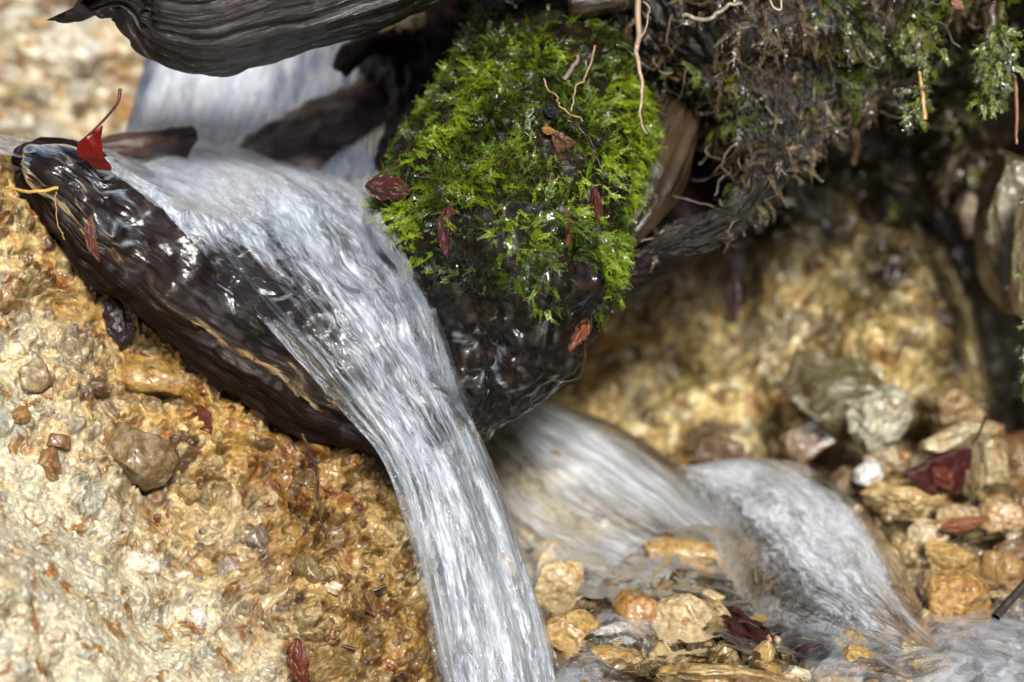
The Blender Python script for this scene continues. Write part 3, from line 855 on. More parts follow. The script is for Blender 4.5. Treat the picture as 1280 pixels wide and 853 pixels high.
# ------------------------------------------------------------------ water
def drape(P, trees, off=0.003, smooth=6):
    """lay a sheet of water on the solid things below it, then even it out"""
    nv, nu = P.shape[:2]
    dep = (P - CAM) @ FWD
    lift = np.zeros((nv, nu))
    for j in range(nv):
        for i in range(nu):
            dr = P[j, i] - CAM
            L = np.linalg.norm(dr)
            dirv = Vector(dr / L)
            best = L
            for tr in trees:
                h = tr.ray_cast(Vector(CAM), dirv)
                if h[0] is not None: best = min(best, h[3] - off)
            lift[j, i] = L - best
    for k in range(smooth):
        q = np.pad(lift, 1, mode='edge')
        avg = (q[:-2, 1:-1] + q[2:, 1:-1] + q[1:-1, :-2] + q[1:-1, 2:] + q[1:-1, 1:-1]) / 5
        lift = np.maximum(lift, avg) if k < smooth // 2 else np.maximum(avg, lift - 0.001)
    dirs = unit(P - CAM)
    return P - dirs * lift[..., None]

def ribbon(rows, nv, nu, bulge=0.0, seed=0, ripple=0.002, fu=120.0, fv=10.0):
    """open sheet between two edges; rows: lx, ly, ld, rx, ry, rd"""
    s = spline(rows, nv)
    L, Rr = W(s[:, 0], s[:, 1], s[:, 2]), W(s[:, 3], s[:, 4], s[:, 5])
    t = np.linspace(0, 1, nu)[None, :, None]
    P = L[:, None] * (1 - t) + Rr[:, None] * t
    n = normals(P)
    n = np.where((np.sum(n * FWD, -1) > 0)[..., None], -n, n)
    return P + n * (np.sin(t * math.pi) * bulge), n, t[..., 0]

def flow_coords(P):
    du = np.concatenate([[0], np.cumsum(np.linalg.norm(np.diff(P, axis=1), axis=-1).mean(0))])
    dv = np.concatenate([[0], np.cumsum(np.linalg.norm(np.diff(P, axis=0), axis=-1).mean(1))])
    U, V = np.meshgrid(du, dv)
    return np.stack([U, V, U * 0], -1)

LOGB, BLKB = bvh(slog), bvh(blk)
# main flow over the log and down
rows = [(120, 205, .16, 310, 198, .24), (165, 236, .09, 385, 218, .20), (200, 262, .05, 440, 236, .15), (240, 304, .01, 472, 264, .10), (288, 362, -.01, 508, 320, .07),
        (350, 428, -.02, 546, 388, .05), (416, 502, -.02, 568, 460, .035), (474, 572, -.02, 602, 555, .03), (503, 650, -.02, 645, 662, .025),
        (528, 760, -.025, 680, 775, .02), (550, 870, -.03, 706, 880, .01), (578, 1010, -.04, 738, 1010, 0)]
P, n, t = ribbon(rows, 330, 130, bulge=0.012)
P = drape(P, [LOGB, BLKB], 0.0085, 24)
fc_ = flow_coords(P)
v = np.linspace(0, 1, P.shape[0])[:, None]
rip = fbm(fc_ * np.array([120, 16, 1]), 3, 401, 0.6) * 0.0010 + fbm(fc_ * np.array([45, 8, 1]), 3, 402) * 0.008
n = normals(P); n = np.where((np.sum(n * FWD, -1) > 0)[..., None], -n, n)
P = P + n * (rip + 0.002)[..., None]
strand = fbm(fc_ * np.array([150, 7, 1]), 3, 406, 0.6)
patch = fbm(fc_ * np.array([38, 9, 1]), 4, 404)
edge = np.minimum(t / 0.24, (1 - t) / 0.22) + 1.1 * strand * (1 - 0.5 * np.abs(2 * t - 1))
foam = 0.43 + 0.80 * patch + 0.22 * strand
foam = foam * (0.25 + 0.75 * sstep(0.15, 1.0, edge)) * sstep(-0.05, 0.30, edge)
foam = foam - 0.75 * np.exp(-((v - 0.36) / 0.15) ** 2) * sstep(0.50, 0.05, t + 0.25 * strand) * sstep(0.24, 0.34, v)           # clear film over the log's crown
foam = foam + 0.60 * sstep(0.42, 0.24, v)
w1 = grid_obj('water', P, M['fall'], foam=foam)
tag(w1, 'white stream of water falling over the dark log', kind='structure')
# thickness: the back of the falling stream
Pb = P[140:] + FWD * (0.004 + 0.016 * np.sin(t * math.pi))[..., None]
w1b = grid_obj('water', Pb, M['fall'], foam=np.clip(foam[140:], 0, 1) * 0.9)
tag(w1b, 'back of the falling stream', kind='structure')

# film of water on the log and on the nose of the stump
def film(P, n, cols, off, amp, seed, mat, foam0, fu=70.0, fv=26.0):
    """a skin of water over columns of a log's surface; it dives into the wood at its edges"""
    Pf, nf = P[:, cols], n[:, cols]
    fc = flow_coords(Pf)
    w = np.stack([fbm(fc * 28, 3, seed), fbm(fc * 28 + 7, 3, seed + 1), fc[..., 2]], -1) * 0.020
    q = (fc + w) * np.array([fu, fv, 1.0])
    calm = 0.45 + 0.85 * sstep(-0.10, 0.22, fbm(fc * np.array([22, 12, 1]), 3, seed + 5) + 0.16 * np.linspace(-1, 1, len(cols))[None, :])
    rip = (fbm(q, 3, seed + 3, 0.5) + 0.7 * fbm(q * np.array([0.4, 0.6, 1]) + 9, 2, seed + 4)) * amp * 2.4 * calm
    m = len(cols)
    k = np.minimum(np.arange(m), np.arange(m)[::-1])[None, :] / 34.0 + 0 * fc[..., 0]
    kv = np.minimum(np.arange(len(Pf)), np.arange(len(Pf))[::-1])[:, None] / 10.0
    k = np.clip(np.minimum(k, kv), 0, 1)
    h = -0.0025 + sstep(0, 1.0, k) * (off + 0.0025) + rip * sstep(0.3, 1, k)
    vv = np.linspace(0, 1, len(Pf))[:, None]
    fil = sstep(0.22, 0.44, fbm(q * np.array([0.7, 1.1, 1]) + 3, 3, seed + 6, 0.5, True)) * 0.60 * sstep(0.0, 0.22, fbm(fc * 12, 2, seed + 7) + 0.10 * (vv - 0.3) + 0.20 * np.linspace(-1, 1, m)[None, :])
    fo = np.clip(foam0 + fil, 0, 1) * sstep(0.5, 1, k)
    o = grid_obj('water', Pf + nf * h[..., None], mat, foam=fo)
    tag(o, 'clear film of water running over the dark wood', kind='structure')
film(LOGS, outward(LOGS, LOGC), np.arange(20, 114), 0.0066, 0.0030, 501, M['film'], 0.0, 85.0, 17.0)
film(BLKP[150:], BLKN[150:], np.arange(2, 139), 0.0030, 0.0022, 521, M['film'], 0.0, 60.0, 60.0)

# the chute above
rows = [(215, -10, .36, 520, -20, .38), (190, 50, .32, 505, 40, .33), (172, 110, .27, 500, 110, .28), (155, 170, .21, 495, 170, .22), (148, 215, .165, 488, 225, .18), (150, 260, .13, 480, 262, .14)]
P, n, t = ribbon(rows, 150, 170, bulge=-0.02)
fc_ = flow_coords(P)
n = normals(P); n = np.where((np.sum(n * FWD, -1) > 0)[..., None], -n, n)
P = P + n * (fbm(fc_ * np.array([70, 12, 1]), 4, 411) * 0.003)[..., None]
X = 150 + t * 340
foam = 1.0 - 0.68 * sstep(0.30, 0.62, t + 0.12 * fbm(fc_ * 20, 3, 413)) - 0.9 * sstep(0.06, 0.0, t)
foam = foam + 0.75 * fbm((fc_ + np.stack([fc_[..., 1] * 0.45, fc_[..., 1] * 0, fc_[..., 1] * 0], -1)) * np.array([24, 9, 1]) + np.array([0, 0, 1]) * fc_[..., 1:2] * 0, 4, 414)
foam = foam * sstep(-0.04, 0.10, t + 0.10 * fbm(fc_ * np.array([40, 14, 1]), 3, 416))
foam = np.clip(foam, 0.16 * sstep(0.0, 0.10, t), 1)
w2 = grid_obj('water', P, M['chute'], foam=foam)
tag(w2, 'white water sliding down the upper chute', kind='structure')
# the small pool at the log end, upper left
rows = [(-30, 165, .12, -40, 182, .02), (20, 172, .12, 15, 196, .02), (80, 180, .12, 70, 205, .02), (140, 190, .13, 120, 215, .03), (200, 215, .14, 180, 250, .05)]
P, n, t = ribbon(rows, 80, 40, bulge=0.004)
P = P + UPV * (fbm(P * 60, 3, 421) * 0.004)[..., None]
wp = grid_obj('water', P, M['brook'], foam=np.clip(0.35 + 0.5 * fbm(P * 40, 3, 423), 0, 1))
tag(wp, 'thin water spilling over the log end', kind='structure')

# smooth sheet behind the stream
HB = bvh(hump)
rows = [(520, 600, .25, 640, 496, .33), (560, 640, .23, 700, 508, .31), (590, 690, .20, 770, 532, .28), (625, 730, .17, 840, 575, .25), (665, 752, .15, 890, 618, .22), (720, 770, .13, 935, 665, .19)]
P, n, t = ribbon(rows, 140, 120, bulge=0.035)
P = drape(P, [HB], 0.003, 10)
fc_ = flow_coords(P)
n = normals(P); n = np.where((np.sum(n * FWD, -1) > 0)[..., None], -n, n)
P = P + n * (fbm(fc_ * np.array([40, 8, 1]), 3, 431) * 0.005)[..., None]
vv_ = np.linspace(0, 1, P.shape[0])[:, None]
foam = 0.18 + 0.50 * np.exp(-((t - 0.70) / 0.28) ** 2) + 0.42 * fbm(fc_ * np.array([30, 6, 1]), 3, 433)
foam = foam * sstep(1.0, 0.7, t) ** 0.5
w3 = grid_obj('water', P, M['chute'], foam=np.clip(foam, 0, 1))
tag(w3, 'smooth sheet of water over the ochre boulder', kind='structure')

# white mound at right
rows = [(810, 672, .232, 905, 600, .29), (845, 688, .205, 945, 582, .28), (865, 715, .18, 1000, 579, .255), (880, 748, .14, 1062, 616, .21), (905, 785, .09, 1112, 680, .15),
        (945, 818, .05, 1148, 748, .092), (1000, 842, .025, 1180, 800, .042), (1060, 875, .0, 1220, 840, .01)]
P, n, t = ribbon(rows, 170, 150, bulge=0.030)
fc_ = flow_coords(P)
P = P + n * (fbm(fc_ * np.array([50, 14, 1]), 3, 441, 0.45) * 0.0045)[..., None]
vv_ = np.linspace(0, 1, P.shape[0])[:, None]
core = sstep(0.30, 0.55, t + 0.10 * fbm(fc_ * np.array([16, 6, 1]), 3, 444)) * sstep(1.0, 0.90, t)
foam = 0.14 + 0.72 * core + 0.50 * fbm(fc_ * np.array([40, 10, 1]), 3, 443)
foam = foam * sstep(0.0, 0.06, t) * sstep(1.0, 0.70, vv_ + 0.25 * fbm(fc_ * np.array([40, 8, 1]), 3, 447)) * sstep(1.0, 0.70, t + 0.30 * fbm(fc_ * np.array([60, 8, 1]), 3, 446))
w4 = grid_obj('water', P, M['brook'], foam=np.clip(foam, 0, 1))
tag(w4, 'white mound of water pouring between the stones', kind='structure')

# the brook round the stones
X, Y = np.meshgrid(np.linspace(560, 1420, 420), np.linspace(655, 1100, 260))
Dp = d_bed(X, Y) - 0.010
P = W(X, Y, Dp) + UPV * 0.013
w = np.stack([fbm(P * 18, 3, 451), fbm(P * 18 + 5, 3, 452), P[..., 0] * 0], -1) * 0.03
q = P + w
h = fbm(q * np.array([22, 16, 22]), 3, 453, 0.45) * 0.012
P = P + UPV * h[..., None]
foam = -0.05 + 0.80 * fbm(q * np.array([20, 12, 20]), 3, 455) + 0.35 * np.exp(-(((X - 1060) / 90) ** 2 + ((Y - 815) / 30) ** 2)) + 0.5 * np.exp(-(((X - 640) / 110) ** 2 + ((Y - 900) / 60) ** 2)) + 0.4 * sstep(1120, 1200, X) * sstep(770, 800, Y) + 0.25 * sstep(950, 1040, X) * sstep(780, 830, Y)
foam = foam * sstep(1180, 1120, X + (Y < 760) * 60)  + 0.55 * sstep(1130, 1200, X) * sstep(772, 806, Y)
w5 = grid_obj('water', P, M['pool'], foam=np.clip(foam, 0, 1))
tag(w5, 'clear brook water running between the stones', kind='structure')

# ------------------------------------------------------------------ moss
def frond(r, n=8, side=3, ln=0.30):
    """one feathery moss shoot, unit length along +y, its leaf pairs spread in x and arching in z"""
    V, F, T = [], [], []
    def leafpair(o, d, s, l, tt):
        x = np.cross(d, [0, 0, 1.0]); x /= np.linalg.norm(x)
        for sg in (-1, 1):
            a = o
            dirv = unit(d * 0.75 + x * sg * 0.8 + np.array([0, 0, r.uniform(-.15, .45)]))
            b = o + dirv * l
            wv = np.cross(dirv, [r.uniform(-.3, .3), r.uniform(-.3, .3), 1.0]); wv = unit(wv) * l * 0.20
            m = o + dirv * l * 0.45
            k = len(V)
            V.extend([a, m + wv, b, m - wv]); F.append([k, k + 1, k + 2, k + 3])
            T.extend([tt * 0.7, tt, min(1, tt + .35), tt])
    def shoot(o, d, length, cnt, t0):
        pts = []
        dd = d.copy()
        p = o.copy()
        for i in range(cnt):
            t = i / (cnt - 1)
            leafpair(p, dd, 1, length * ln * (1.05 - 0.75 * t), t0 + (1 - t0) * t)
            p = p + dd * length / cnt
            dd = unit(dd + np.array([r.uniform(-.1, .1), 0, -.07 + r.uniform(-.05, .05)]))
            pts.append((p.copy(), dd.copy()))
        k = len(V)
        leafpair(p, dd, 1, length * ln * .4, 1.0)
        # stem
        a, b = pts[0][0], pts[-1][0]
        k = len(V)
        V.extend([o + [.012, 0, 0], b + [.006, 0, 0], b - [.006, 0, 0], o - [.012, 0, 0]]); F.append([k, k + 1, k + 2, k + 3]); T.extend([t0 * .3] * 4)
        return pts
    pts = shoot(np.zeros(3), np.array([0, 1.0, .15]), 1.0, n, 0.1)
    for s in range(side):
        i = r.integers(1, n - 2)
        p, dd = pts[i]
        x = np.cross(dd, [0, 0, 1.0])
        shoot(p, unit(dd * .7 + x * r.choice([-1, 1]) * .8 + [0, 0, .2]), r.uniform(.35, .55), 5, 0.3)
    return np.array(V), np.array(F), np.array(T)

def moss(name, pts, dirs, ups, sizes, dark, bright, seed, bias=None, sides=3, ln=0.30, parent=None):
    r = np.random.default_rng(seed)
    T_ = [frond(np.random.default_rng(seed + k), 11, sides, ln) for k in range(7)]
    Vs, Fs, Cs, n0 = [], [], [], 0
    kind = r.integers(0, 7, len(pts))
    for k in range(7):
        m = np.where(kind == k)[0]
        if not len(m): continue
        V, F, T = T_[k]
        y = unit(dirs[m]); x = unit(np.cross(y, ups[m])); z = np.cross(x, y)
        Rm = np.stack([x, y, z], -1)
        P = pts[m][:, None] + np.einsum('nij,vj->nvi', Rm, V) * sizes[m][:, None, None]
        b = (bias[m] if bias is not None else np.full(len(m), .5))
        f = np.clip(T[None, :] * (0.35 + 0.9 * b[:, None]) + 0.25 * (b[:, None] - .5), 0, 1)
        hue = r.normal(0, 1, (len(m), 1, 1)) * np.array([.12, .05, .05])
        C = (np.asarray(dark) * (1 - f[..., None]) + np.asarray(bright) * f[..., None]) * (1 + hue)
        Vs.append(P.reshape(-1, 3)); Cs.append(np.clip(C, .002, .8).reshape(-1, 3))
        Fs.append((F[None] + (np.arange(len(m)) * len(V))[:, None, None]).reshape(-1, 4) + n0)
        n0 += len(m) * len(V)
    return mesh_obj(name, np.concatenate(Vs), np.concatenate(Fs), M['moss'], parent=parent, smooth=False, col=np.concatenate(Cs))

def pix(P):
    v = P - CAM
    z = v @ FWD
    k = z / DIST * PXM
    return (v @ RGT) / k + 640, 426.5 - (v @ UPV) / k

def pick(P, Nn, cnt, r, mask):
    nv, nu = P.shape[:2]
    X, Y = pix(P)
    A = np.linalg.norm(np.cross(np.gradient(P, axis=0), np.gradient(P, axis=1)), axis=-1)
    front = (Nn @ -FWD) > -0.25
    w = A * front * np.clip(mask(X, Y, P), 0, 1)
    w = w.ravel() / w.sum()
    i = r.choice(nv * nu, cnt, p=w)
    return P.reshape(-1, 3)[i], Nn.reshape(-1, 3)[i], X.ravel()[i], Y.ravel()[i]

r = np.random.default_rng(77)
def mask_cap(X, Y, P):
    lim = 342 + 22 * np.sin(X / 31.0) + 120 * fbm(P * 34, 3, 601) + np.clip((X - 620) / 150, 0, 1) * 40
    m = sstep(lim + 22, lim - 34, Y)
    wetpatch = sstep(-0.02, 0.22, fbm(P * 22 + 4, 3, 605) + 0.30 * sstep(260, 320, Y) * sstep(680, 600, X) + 0.25 * sstep(230, 330, Y) * sstep(700, 560, X))
    top = sstep(0, 90, Y)
    return m * (1 - 0.85 * wetpatch) * (0.18 + 0.82 * top) * sstep(0, 12, X - 466 - np.clip(Y - 262, 0, 999) * 0.62)
p_, n_, X_, Y_ = pick(BLKP, BLKN, 8200, r, mask_cap)
dirs = n_ * r.uniform(.25, .9, (len(p_), 1)) + r.normal(0, .55, (len(p_), 3)) + np.array([0, -.15, -.30]) + RGT * ((X_ - 640) / 300)[:, None] * .4
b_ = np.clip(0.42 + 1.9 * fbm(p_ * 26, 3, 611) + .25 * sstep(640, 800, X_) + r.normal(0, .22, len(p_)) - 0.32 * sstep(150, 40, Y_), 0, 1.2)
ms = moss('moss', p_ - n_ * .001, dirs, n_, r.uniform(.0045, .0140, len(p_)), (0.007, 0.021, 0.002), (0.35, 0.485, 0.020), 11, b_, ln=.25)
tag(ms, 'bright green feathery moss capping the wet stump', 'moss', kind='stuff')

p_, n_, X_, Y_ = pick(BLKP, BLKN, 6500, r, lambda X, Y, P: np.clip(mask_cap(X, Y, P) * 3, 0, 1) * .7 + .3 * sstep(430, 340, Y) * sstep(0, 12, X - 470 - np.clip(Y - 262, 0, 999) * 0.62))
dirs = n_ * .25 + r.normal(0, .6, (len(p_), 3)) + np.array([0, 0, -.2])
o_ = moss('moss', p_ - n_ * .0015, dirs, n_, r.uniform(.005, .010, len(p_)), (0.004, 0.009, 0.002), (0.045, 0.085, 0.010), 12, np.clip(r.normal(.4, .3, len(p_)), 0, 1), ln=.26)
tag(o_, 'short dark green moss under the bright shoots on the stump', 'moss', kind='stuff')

p_, n_, X_, Y_ = pick(BLKP, BLKN, 700, r, lambda X, Y, P: mask_cap(X, Y, P) * sstep(-.05, .2, fbm(P * 24 + 9, 3, 641)) + .05 * sstep(410, 350, Y) * sstep(480, 520, X))
dirs = n_ * .5 + r.normal(0, .6, (len(p_), 3)) + np.array([0, 0, -.3])
o_ = moss('dead_moss', p_ + n_ * .001, dirs, n_, r.uniform(.005, .012, len(p_)), (0.015, 0.010, 0.004), (0.22, 0.14, 0.045), 14, np.clip(r.normal(.5, .3, len(p_)), 0, 1), ln=.2)
tag(o_, 'withered tan shoots scattered in the green moss on the stump', 'moss', kind='stuff')

# dead brown moss with green tips on the rotten trunk
def mask_trk(X, Y, P):
    return sstep(-40, 0, Y) * sstep(330, 200, Y) * (0.35 + 0.65 * sstep(-.2, .2, fbm(P * 14, 3, 621))) * sstep(1270, 1220, X)
p_, n_, X_, Y_ = pick(TRKP, TRKN, 3600, r, mask_trk)
dirs = n_ * .4 + r.normal(0, .6, (len(p_), 3)) + np.array([0, -.1, -.5])
o_ = moss('dead_moss', p_, dirs, n_, r.uniform(.008, .017, len(p_)), (0.012, 0.009, 0.004), (0.30, 0.215, 0.115), 31, np.clip(r.normal(.5, .3, len(p_)), 0, 1.1), sides=2, ln=.2)
tag(o_, 'dead brown moss matted over the rotten trunk', 'moss', kind='stuff')
def mask_grn(X, Y, P):
    return (sstep(-40, 0, Y) * (sstep(170, 60, Y) * sstep(960, 1080, X) * 1.0 + 0.30) * sstep(290, 240, Y) * sstep(-.05, .22, fbm(P * 17 + 3, 3, 631)))* sstep(1290, 1230, X)
p_, n_, X_, Y_ = pick(TRKP, TRKN, 1000, r, mask_grn)
dirs = n_ * .5 + r.normal(0, .5, (len(p_), 3)) + np.array([0, -.1, -.6])
o_ = moss('moss', p_, dirs, n_, r.uniform(.007, .014, len(p_)), (0.014, 0.020, 0.004), (0.20, 0.24, 0.02), 41, np.clip(r.normal(.45, .3, len(p_)), 0, 1.1))
tag(o_, 'olive green moss tufts along the lower edge of the rotten trunk', 'moss', kind='stuff')

def tangle():
    r = np.random.default_rng(5)
    p, n, X, Y = pick(TRKP, TRKN, 260, r, lambda X, Y, P: sstep(-30, 0, Y) * sstep(320, 230, Y) * sstep(1250, 1180, X))
    Vs, Fs, Cs, k0 = [], [], [], 0
    for i in range(len(p)):
        m = 14
        d = unit(np.array([r.normal(0, .8), -.1, -abs(r.normal(.5, .5))]))
        q = p[i] + n[i] * .004
        ln = r.uniform(.012, .04)
        pts = []
        for j in range(m):
            pts.append(q.copy())
            d = unit(d + r.normal(0, .28, 3) - n[i] * .06)
            q = q + d * ln / m
        pts = np.array(pts)
        ax = unit(np.gradient(pts, axis=0))
        a1 = unit(np.cross(ax, FWD)); a2 = np.cross(ax, a1)
        th = np.linspace(0, 2 * math.pi, 5, endpoint=False)
        rad = r.uniform(.0003, .0007)
        P = pts[:, None] + (a1[:, None] * np.cos(th)[None, :, None] + a2[:, None] * np.sin(th)[None, :, None]) * rad
        Vs.append(P.reshape(-1, 3)); Fs.append(grid_faces(m, 5, True) + k0); k0 += m * 5
        Cs.append(np.tile(np.array([.19, .14, .085]) * r.uniform(.35, 1.2), (m * 5, 1)))
    o = mesh_obj('root_fibres', np.concatenate(Vs), np.concatenate(Fs), M['root'], col=np.concatenate(Cs))
    tag(o, 'tangled fine root fibres on the rotten trunk', 'roots', kind='stuff')
tangle()

def hang_moss(px, py0, py1, width, d, cnt, label, seed):
    r = np.random.default_rng(seed)
    t = r.uniform(0, 1, cnt) ** .8
    x = px + r.normal(0, 1, cnt) * width * (1 - .5 * t) + 6 * np.sin(t * 4)
    y = py0 + t * (py1 - py0)
    p = W(x, y, d + r.normal(0, .006, cnt))
    dirs = r.normal(0, .6, (cnt, 3)) + np.array([0, -.2, -.8])
    o = moss('hanging_moss', p, dirs, np.broadcast_to(-FWD, p.shape).copy(), r.uniform(.006, .012, cnt), (0.014, 0.022, 0.004), (0.24, 0.28, 0.025), seed, np.clip(r.normal(.5, .3, cnt), 0, 1.1))
    return tag(o, label, 'moss', 'moss tufts hanging from the trunk' if seed < 53 else None)
hang_moss(1150, 20, 150, 10, .06, 90, 'narrow moss tuft hanging on a yellow stalk before the hollow', 51)
hang_moss(1245, 30, 132, 16, .05, 150, 'thick moss tuft hanging round a dark clod near the right edge', 52)
hang_moss(1290, 200, 480, 7, .07, 90, 'thin green moss line along the pale narrow boulder', 53)

# ------------------------------------------------------------------ thin roots, stalks and leaves
def tube(name, pts, rad, col, parent=None, mat='root', n=40, k=8, wob=0.0, seed=0):
    pts = [(*q,) for q in pts]
    s = spline(pts, n)
    C = W(s[:, 0], s[:, 1], s[:, 2])
    if wob:
        C = C + np.stack([fbm(np.stack([np.arange(n) * .15, np.full(n, seed + .5), np.full(n, a * 7.7)], -1), 3, seed) for a in range(3)], -1) * wob
    ax = unit(np.gradient(C, axis=0))
    a1 = unit(np.cross(ax, FWD)); a2 = np.cross(ax, a1)
    th = np.linspace(0, 2 * math.pi, k, endpoint=False)
    rr = np.linspace(rad[0], rad[1], n)[:, None, None]
    P = C[:, None] + (a1[:, None] * np.cos(th)[None, :, None] + a2[:, None] * np.sin(th)[None, :, None]) * rr
    cc = np.asarray(col) * (1 + .4 * fbm(P * 150, 3, seed + 3))[..., None]
    return grid_obj(name, P, M[mat], parent, wrap=True, col=np.clip(cc, .003, .8))

GRT = 'thin roots and twigs'
def root_(pts, rad, col, label, seed, name='root', cat='root', wob=0.004):
    return tag(tube(name, pts, rad, col, seed=seed, wob=wob), label, cat, GRT)
root_([(796, -20, .04), (799, 40, .04), (798, 70, .04), (803, 110, .038), (801, 140, .036), (806, 168, .035)], (.0022, .0006), (.34, .24, .15), 'pale rootlet hanging down over the right side of the moss', 1, 'rootlet')
root_([(806, 0, .042), (810, 20, .042), (805, 38, .04), (798, 55, .04)], (.0005, .0004), (.40, .30, .20), 'fine curled fibre beside the pale hanging rootlet', 2, 'rootlet')
root_([(1110, 95, .24), (1092, 130, .25), (1075, 165, .26), (1066, 205, .27)], (.004, .0025), (.17, .085, .03), 'brown root bending down inside the black hollow', 3)
root_([(1030, 165, .2), (1090, 115, .22), (1150, 70, .22), (1240, 40, .24)], (.003, .003), (.07, .035, .022), 'dark red root crossing the hollow from the trunk', 4)
root_([(1149, 90, .055), (1153, 118, .053), (1156, 150, .05)], (.0013, .0018), (.36, .22, .06), 'yellow stalk ending in a green tip below the narrow moss tuft', 5, 'stalk', 'stalk', .001)
root_([(1268, 95, .05), (1271, 135, .05), (1270, 180, .05)], (.0015, .001), (.22, .10, .04), 'brown stalk hanging from the thick moss tuft', 6, 'stalk', 'stalk', .001)
root_([(1238, 0, .06), (1240, 35, .06), (1228, 85, .06)], (.0025, .003), (.08, .05, .04), 'dark root holding the thick moss tuft', 7)
root_([(8, 234, -.01), (30, 239, -.02), (50, 239, -.024), (72, 235, -.02)], (.0010, .0012), (.52, .30, .06), 'yellow grass stalk lying over the left end of the log', 8, 'stalk', 'stalk', .001)
root_([(70, 240, -.022), (72, 280, -.02), (80, 300, -.018)], (.0004, .0003), (.40, .24, .10), 'thin tan fibre hanging from the yellow grass stalk', 9, 'rootlet', 'root', .002)
root_([(378, 545, -.01), (392, 580, .0), (398, 620, .01), (408, 680, .02)], (.0011, .0006), (.05, .025, .012), 'thin dark twig hanging below the log over the bank', 10, 'twig', 'twig')
root_([(745, 60, .05), (735, 90, .04), (720, 110, .035), (712, 140, .03)], (.0007, .0005), (.30, .22, .12), 'tan fibre looping over the top of the moss', 11, 'rootlet', 'root')
root_([(712, 150, .0), (732, 170, -.005), (742, 190, -.01), (757, 220, -.012)], (.0009, .0005), (.03, .02, .015), 'thin black twig lying across the moss', 12, 'twig', 'twig')
root_([(680, 100, .01), (695, 120, .005), (705, 135, 0), (730, 150, -.004)], (.0006, .0005), (.28, .19, .1), 'bent tan straw on the middle of the moss', 13, 'straw', 'straw')
root_([(960, -10, .05), (966, 8, .05), (976, 12, .05), (976, -4, .05)], (.0006, .0006), (.5, .40, .26), 'cream curled tendril at the top edge on the trunk', 14, 'rootlet', 'root', 0.0)
root_([(854, 18, .06), (880, 24, .055), (900, 14, .055), (925, 2, .055)], (.0016, .0012), (.26, .22, .15), 'pale root running over the trunk at the top edge', 15)
root_([(880, 745, .09), (905, 758, .088), (940, 770, .085)], (.0012, .0009), (.06, .035, .025), 'dark stalk fragment bedded in the brook', 16, 'twig', 'twig', .001)
root_([(1244, 772, .05), (1262, 752, .06), (1284, 728, .07)], (.003, .003), (.03, .022, .018), 'black twig at the right edge below the ochre stones', 17, 'twig', 'twig', .001)
root_([(705, 100, .015), (720, 78, .02), (722, 70, .02)], (.0018, .0012), (.16, .12, .09), 'stubby grey twig sticking up from the upper moss', 18, 'twig', 'twig', .001)

def leaf(base, tip, width, col, label, seed, curl=.3, fold=.25, d=None, stalk=None, mat='leaf', trim=1.0, facing=None, cat='leaf', ragged=.06, roll=0.0, group='fallen leaves', rows=None, on=None, lift=.004):
    """a dead leaf from base to tip (px, py, d), folded along its rib, with its stalk as a part"""
    if on is not None:
        ds = []
        for q in (base, tip, ((base[0] + tip[0]) / 2, (base[1] + tip[1]) / 2)):
            hit = on.ray_cast(Vector(CAM), Vector(W(q[0], q[1], 0) - CAM).normalized())[0]
            ds.append((np.array(hit) - CAM) @ FWD - DIST - lift if hit is not None else base[2])
        base, tip = (base[0], base[1], ds[0]), (tip[0], tip[1], ds[1])
    b, tp = W(*base), W(*tip)
    y = unit(tp - b); ln = np.linalg.norm(tp - b)
    f = -FWD if facing is None else np.asarray(facing, float)
    x = unit(np.cross(y, f)); z = np.cross(x, y)
    if roll:
        x, z = x * math.cos(roll) + z * math.sin(roll), z * math.cos(roll) - x * math.sin(roll)
    n, m = 46, 31
    t = np.linspace(0, 1, n)[:, None]; u = np.linspace(-1, 1, m)[None, :]
    wv = width * PXM / 2 * np.sin(np.pi * np.clip(t * trim, 0, 1) ** .75) ** .8
    nz = fbm(np.stack([t * 5 + 0 * u, np.sign(u) * 3 + seed + 0 * t, 0 * t + 0 * u], -1), 3, seed)
    nz2 = fbm(np.stack([t * 22 + 0 * u, np.sign(u) * 3 + seed + 0 * t, 0 * t + 0 * u], -1), 2, seed + 1)
    wv = wv * (1 + ragged * 7 * nz + ragged * 2.5 * nz2)
    rs_ = np.random.default_rng(seed + 70)
    wv = wv * np.where(u > 0, rs_.uniform(.65, 1.15), rs_.uniform(.65, 1.15))
    xs = u * wv + width * PXM * .25 * rs_.uniform(-1, 1) * np.sin(t * math.pi)
    veins = np.sin((t * 9 - np.abs(u) * 2.2) * 2 * math.pi) * .005 * ln * np.abs(u) ** .6
    zs = -np.abs(xs) * fold * 2 + curl * ln * (t - .5) ** 2 * -1 + veins * .5 + fbm(np.stack([t * 4 + 0 * u, u * 2 + 0 * t, 0 * t + 0 * u + seed], -1), 3, seed + 2) * .10 * ln
    P = b + y * (t * ln)[..., None] + x * xs[..., None] + z * zs[..., None]
    c = np.asarray(col) * (1 + .5 * fbm(np.stack([t * 6 + 0 * u, u * 4 + 0 * t, 0 * t + 0 * u], -1), 3, seed + 5) - .30 * np.exp(-(u / .06) ** 2) - .22 * np.exp(-(((t * 8 - np.abs(u) * 2) % 1 - .5) / .09) ** 2) * (np.abs(u) < .92))[..., None]
    if rows is not None:
        P = ribbon(rows, n, m)[0]
        nn = -FWD
        P = P + nn * (fbm(P * 60, 3, seed) * .004 + np.abs(u) * fold * .006)[..., None]
    o = grid_obj('dead_leaf', P, M[mat], col=np.clip(c, .003, .7))
    tag(o, label, cat, group)
    if stalk:
        tube('leaf_stalk', stalk, (.0007, .0011), np.asarray(col) * .25, parent=o, n=24, seed=seed)
    return o
DRED = (.045, .012, .012)
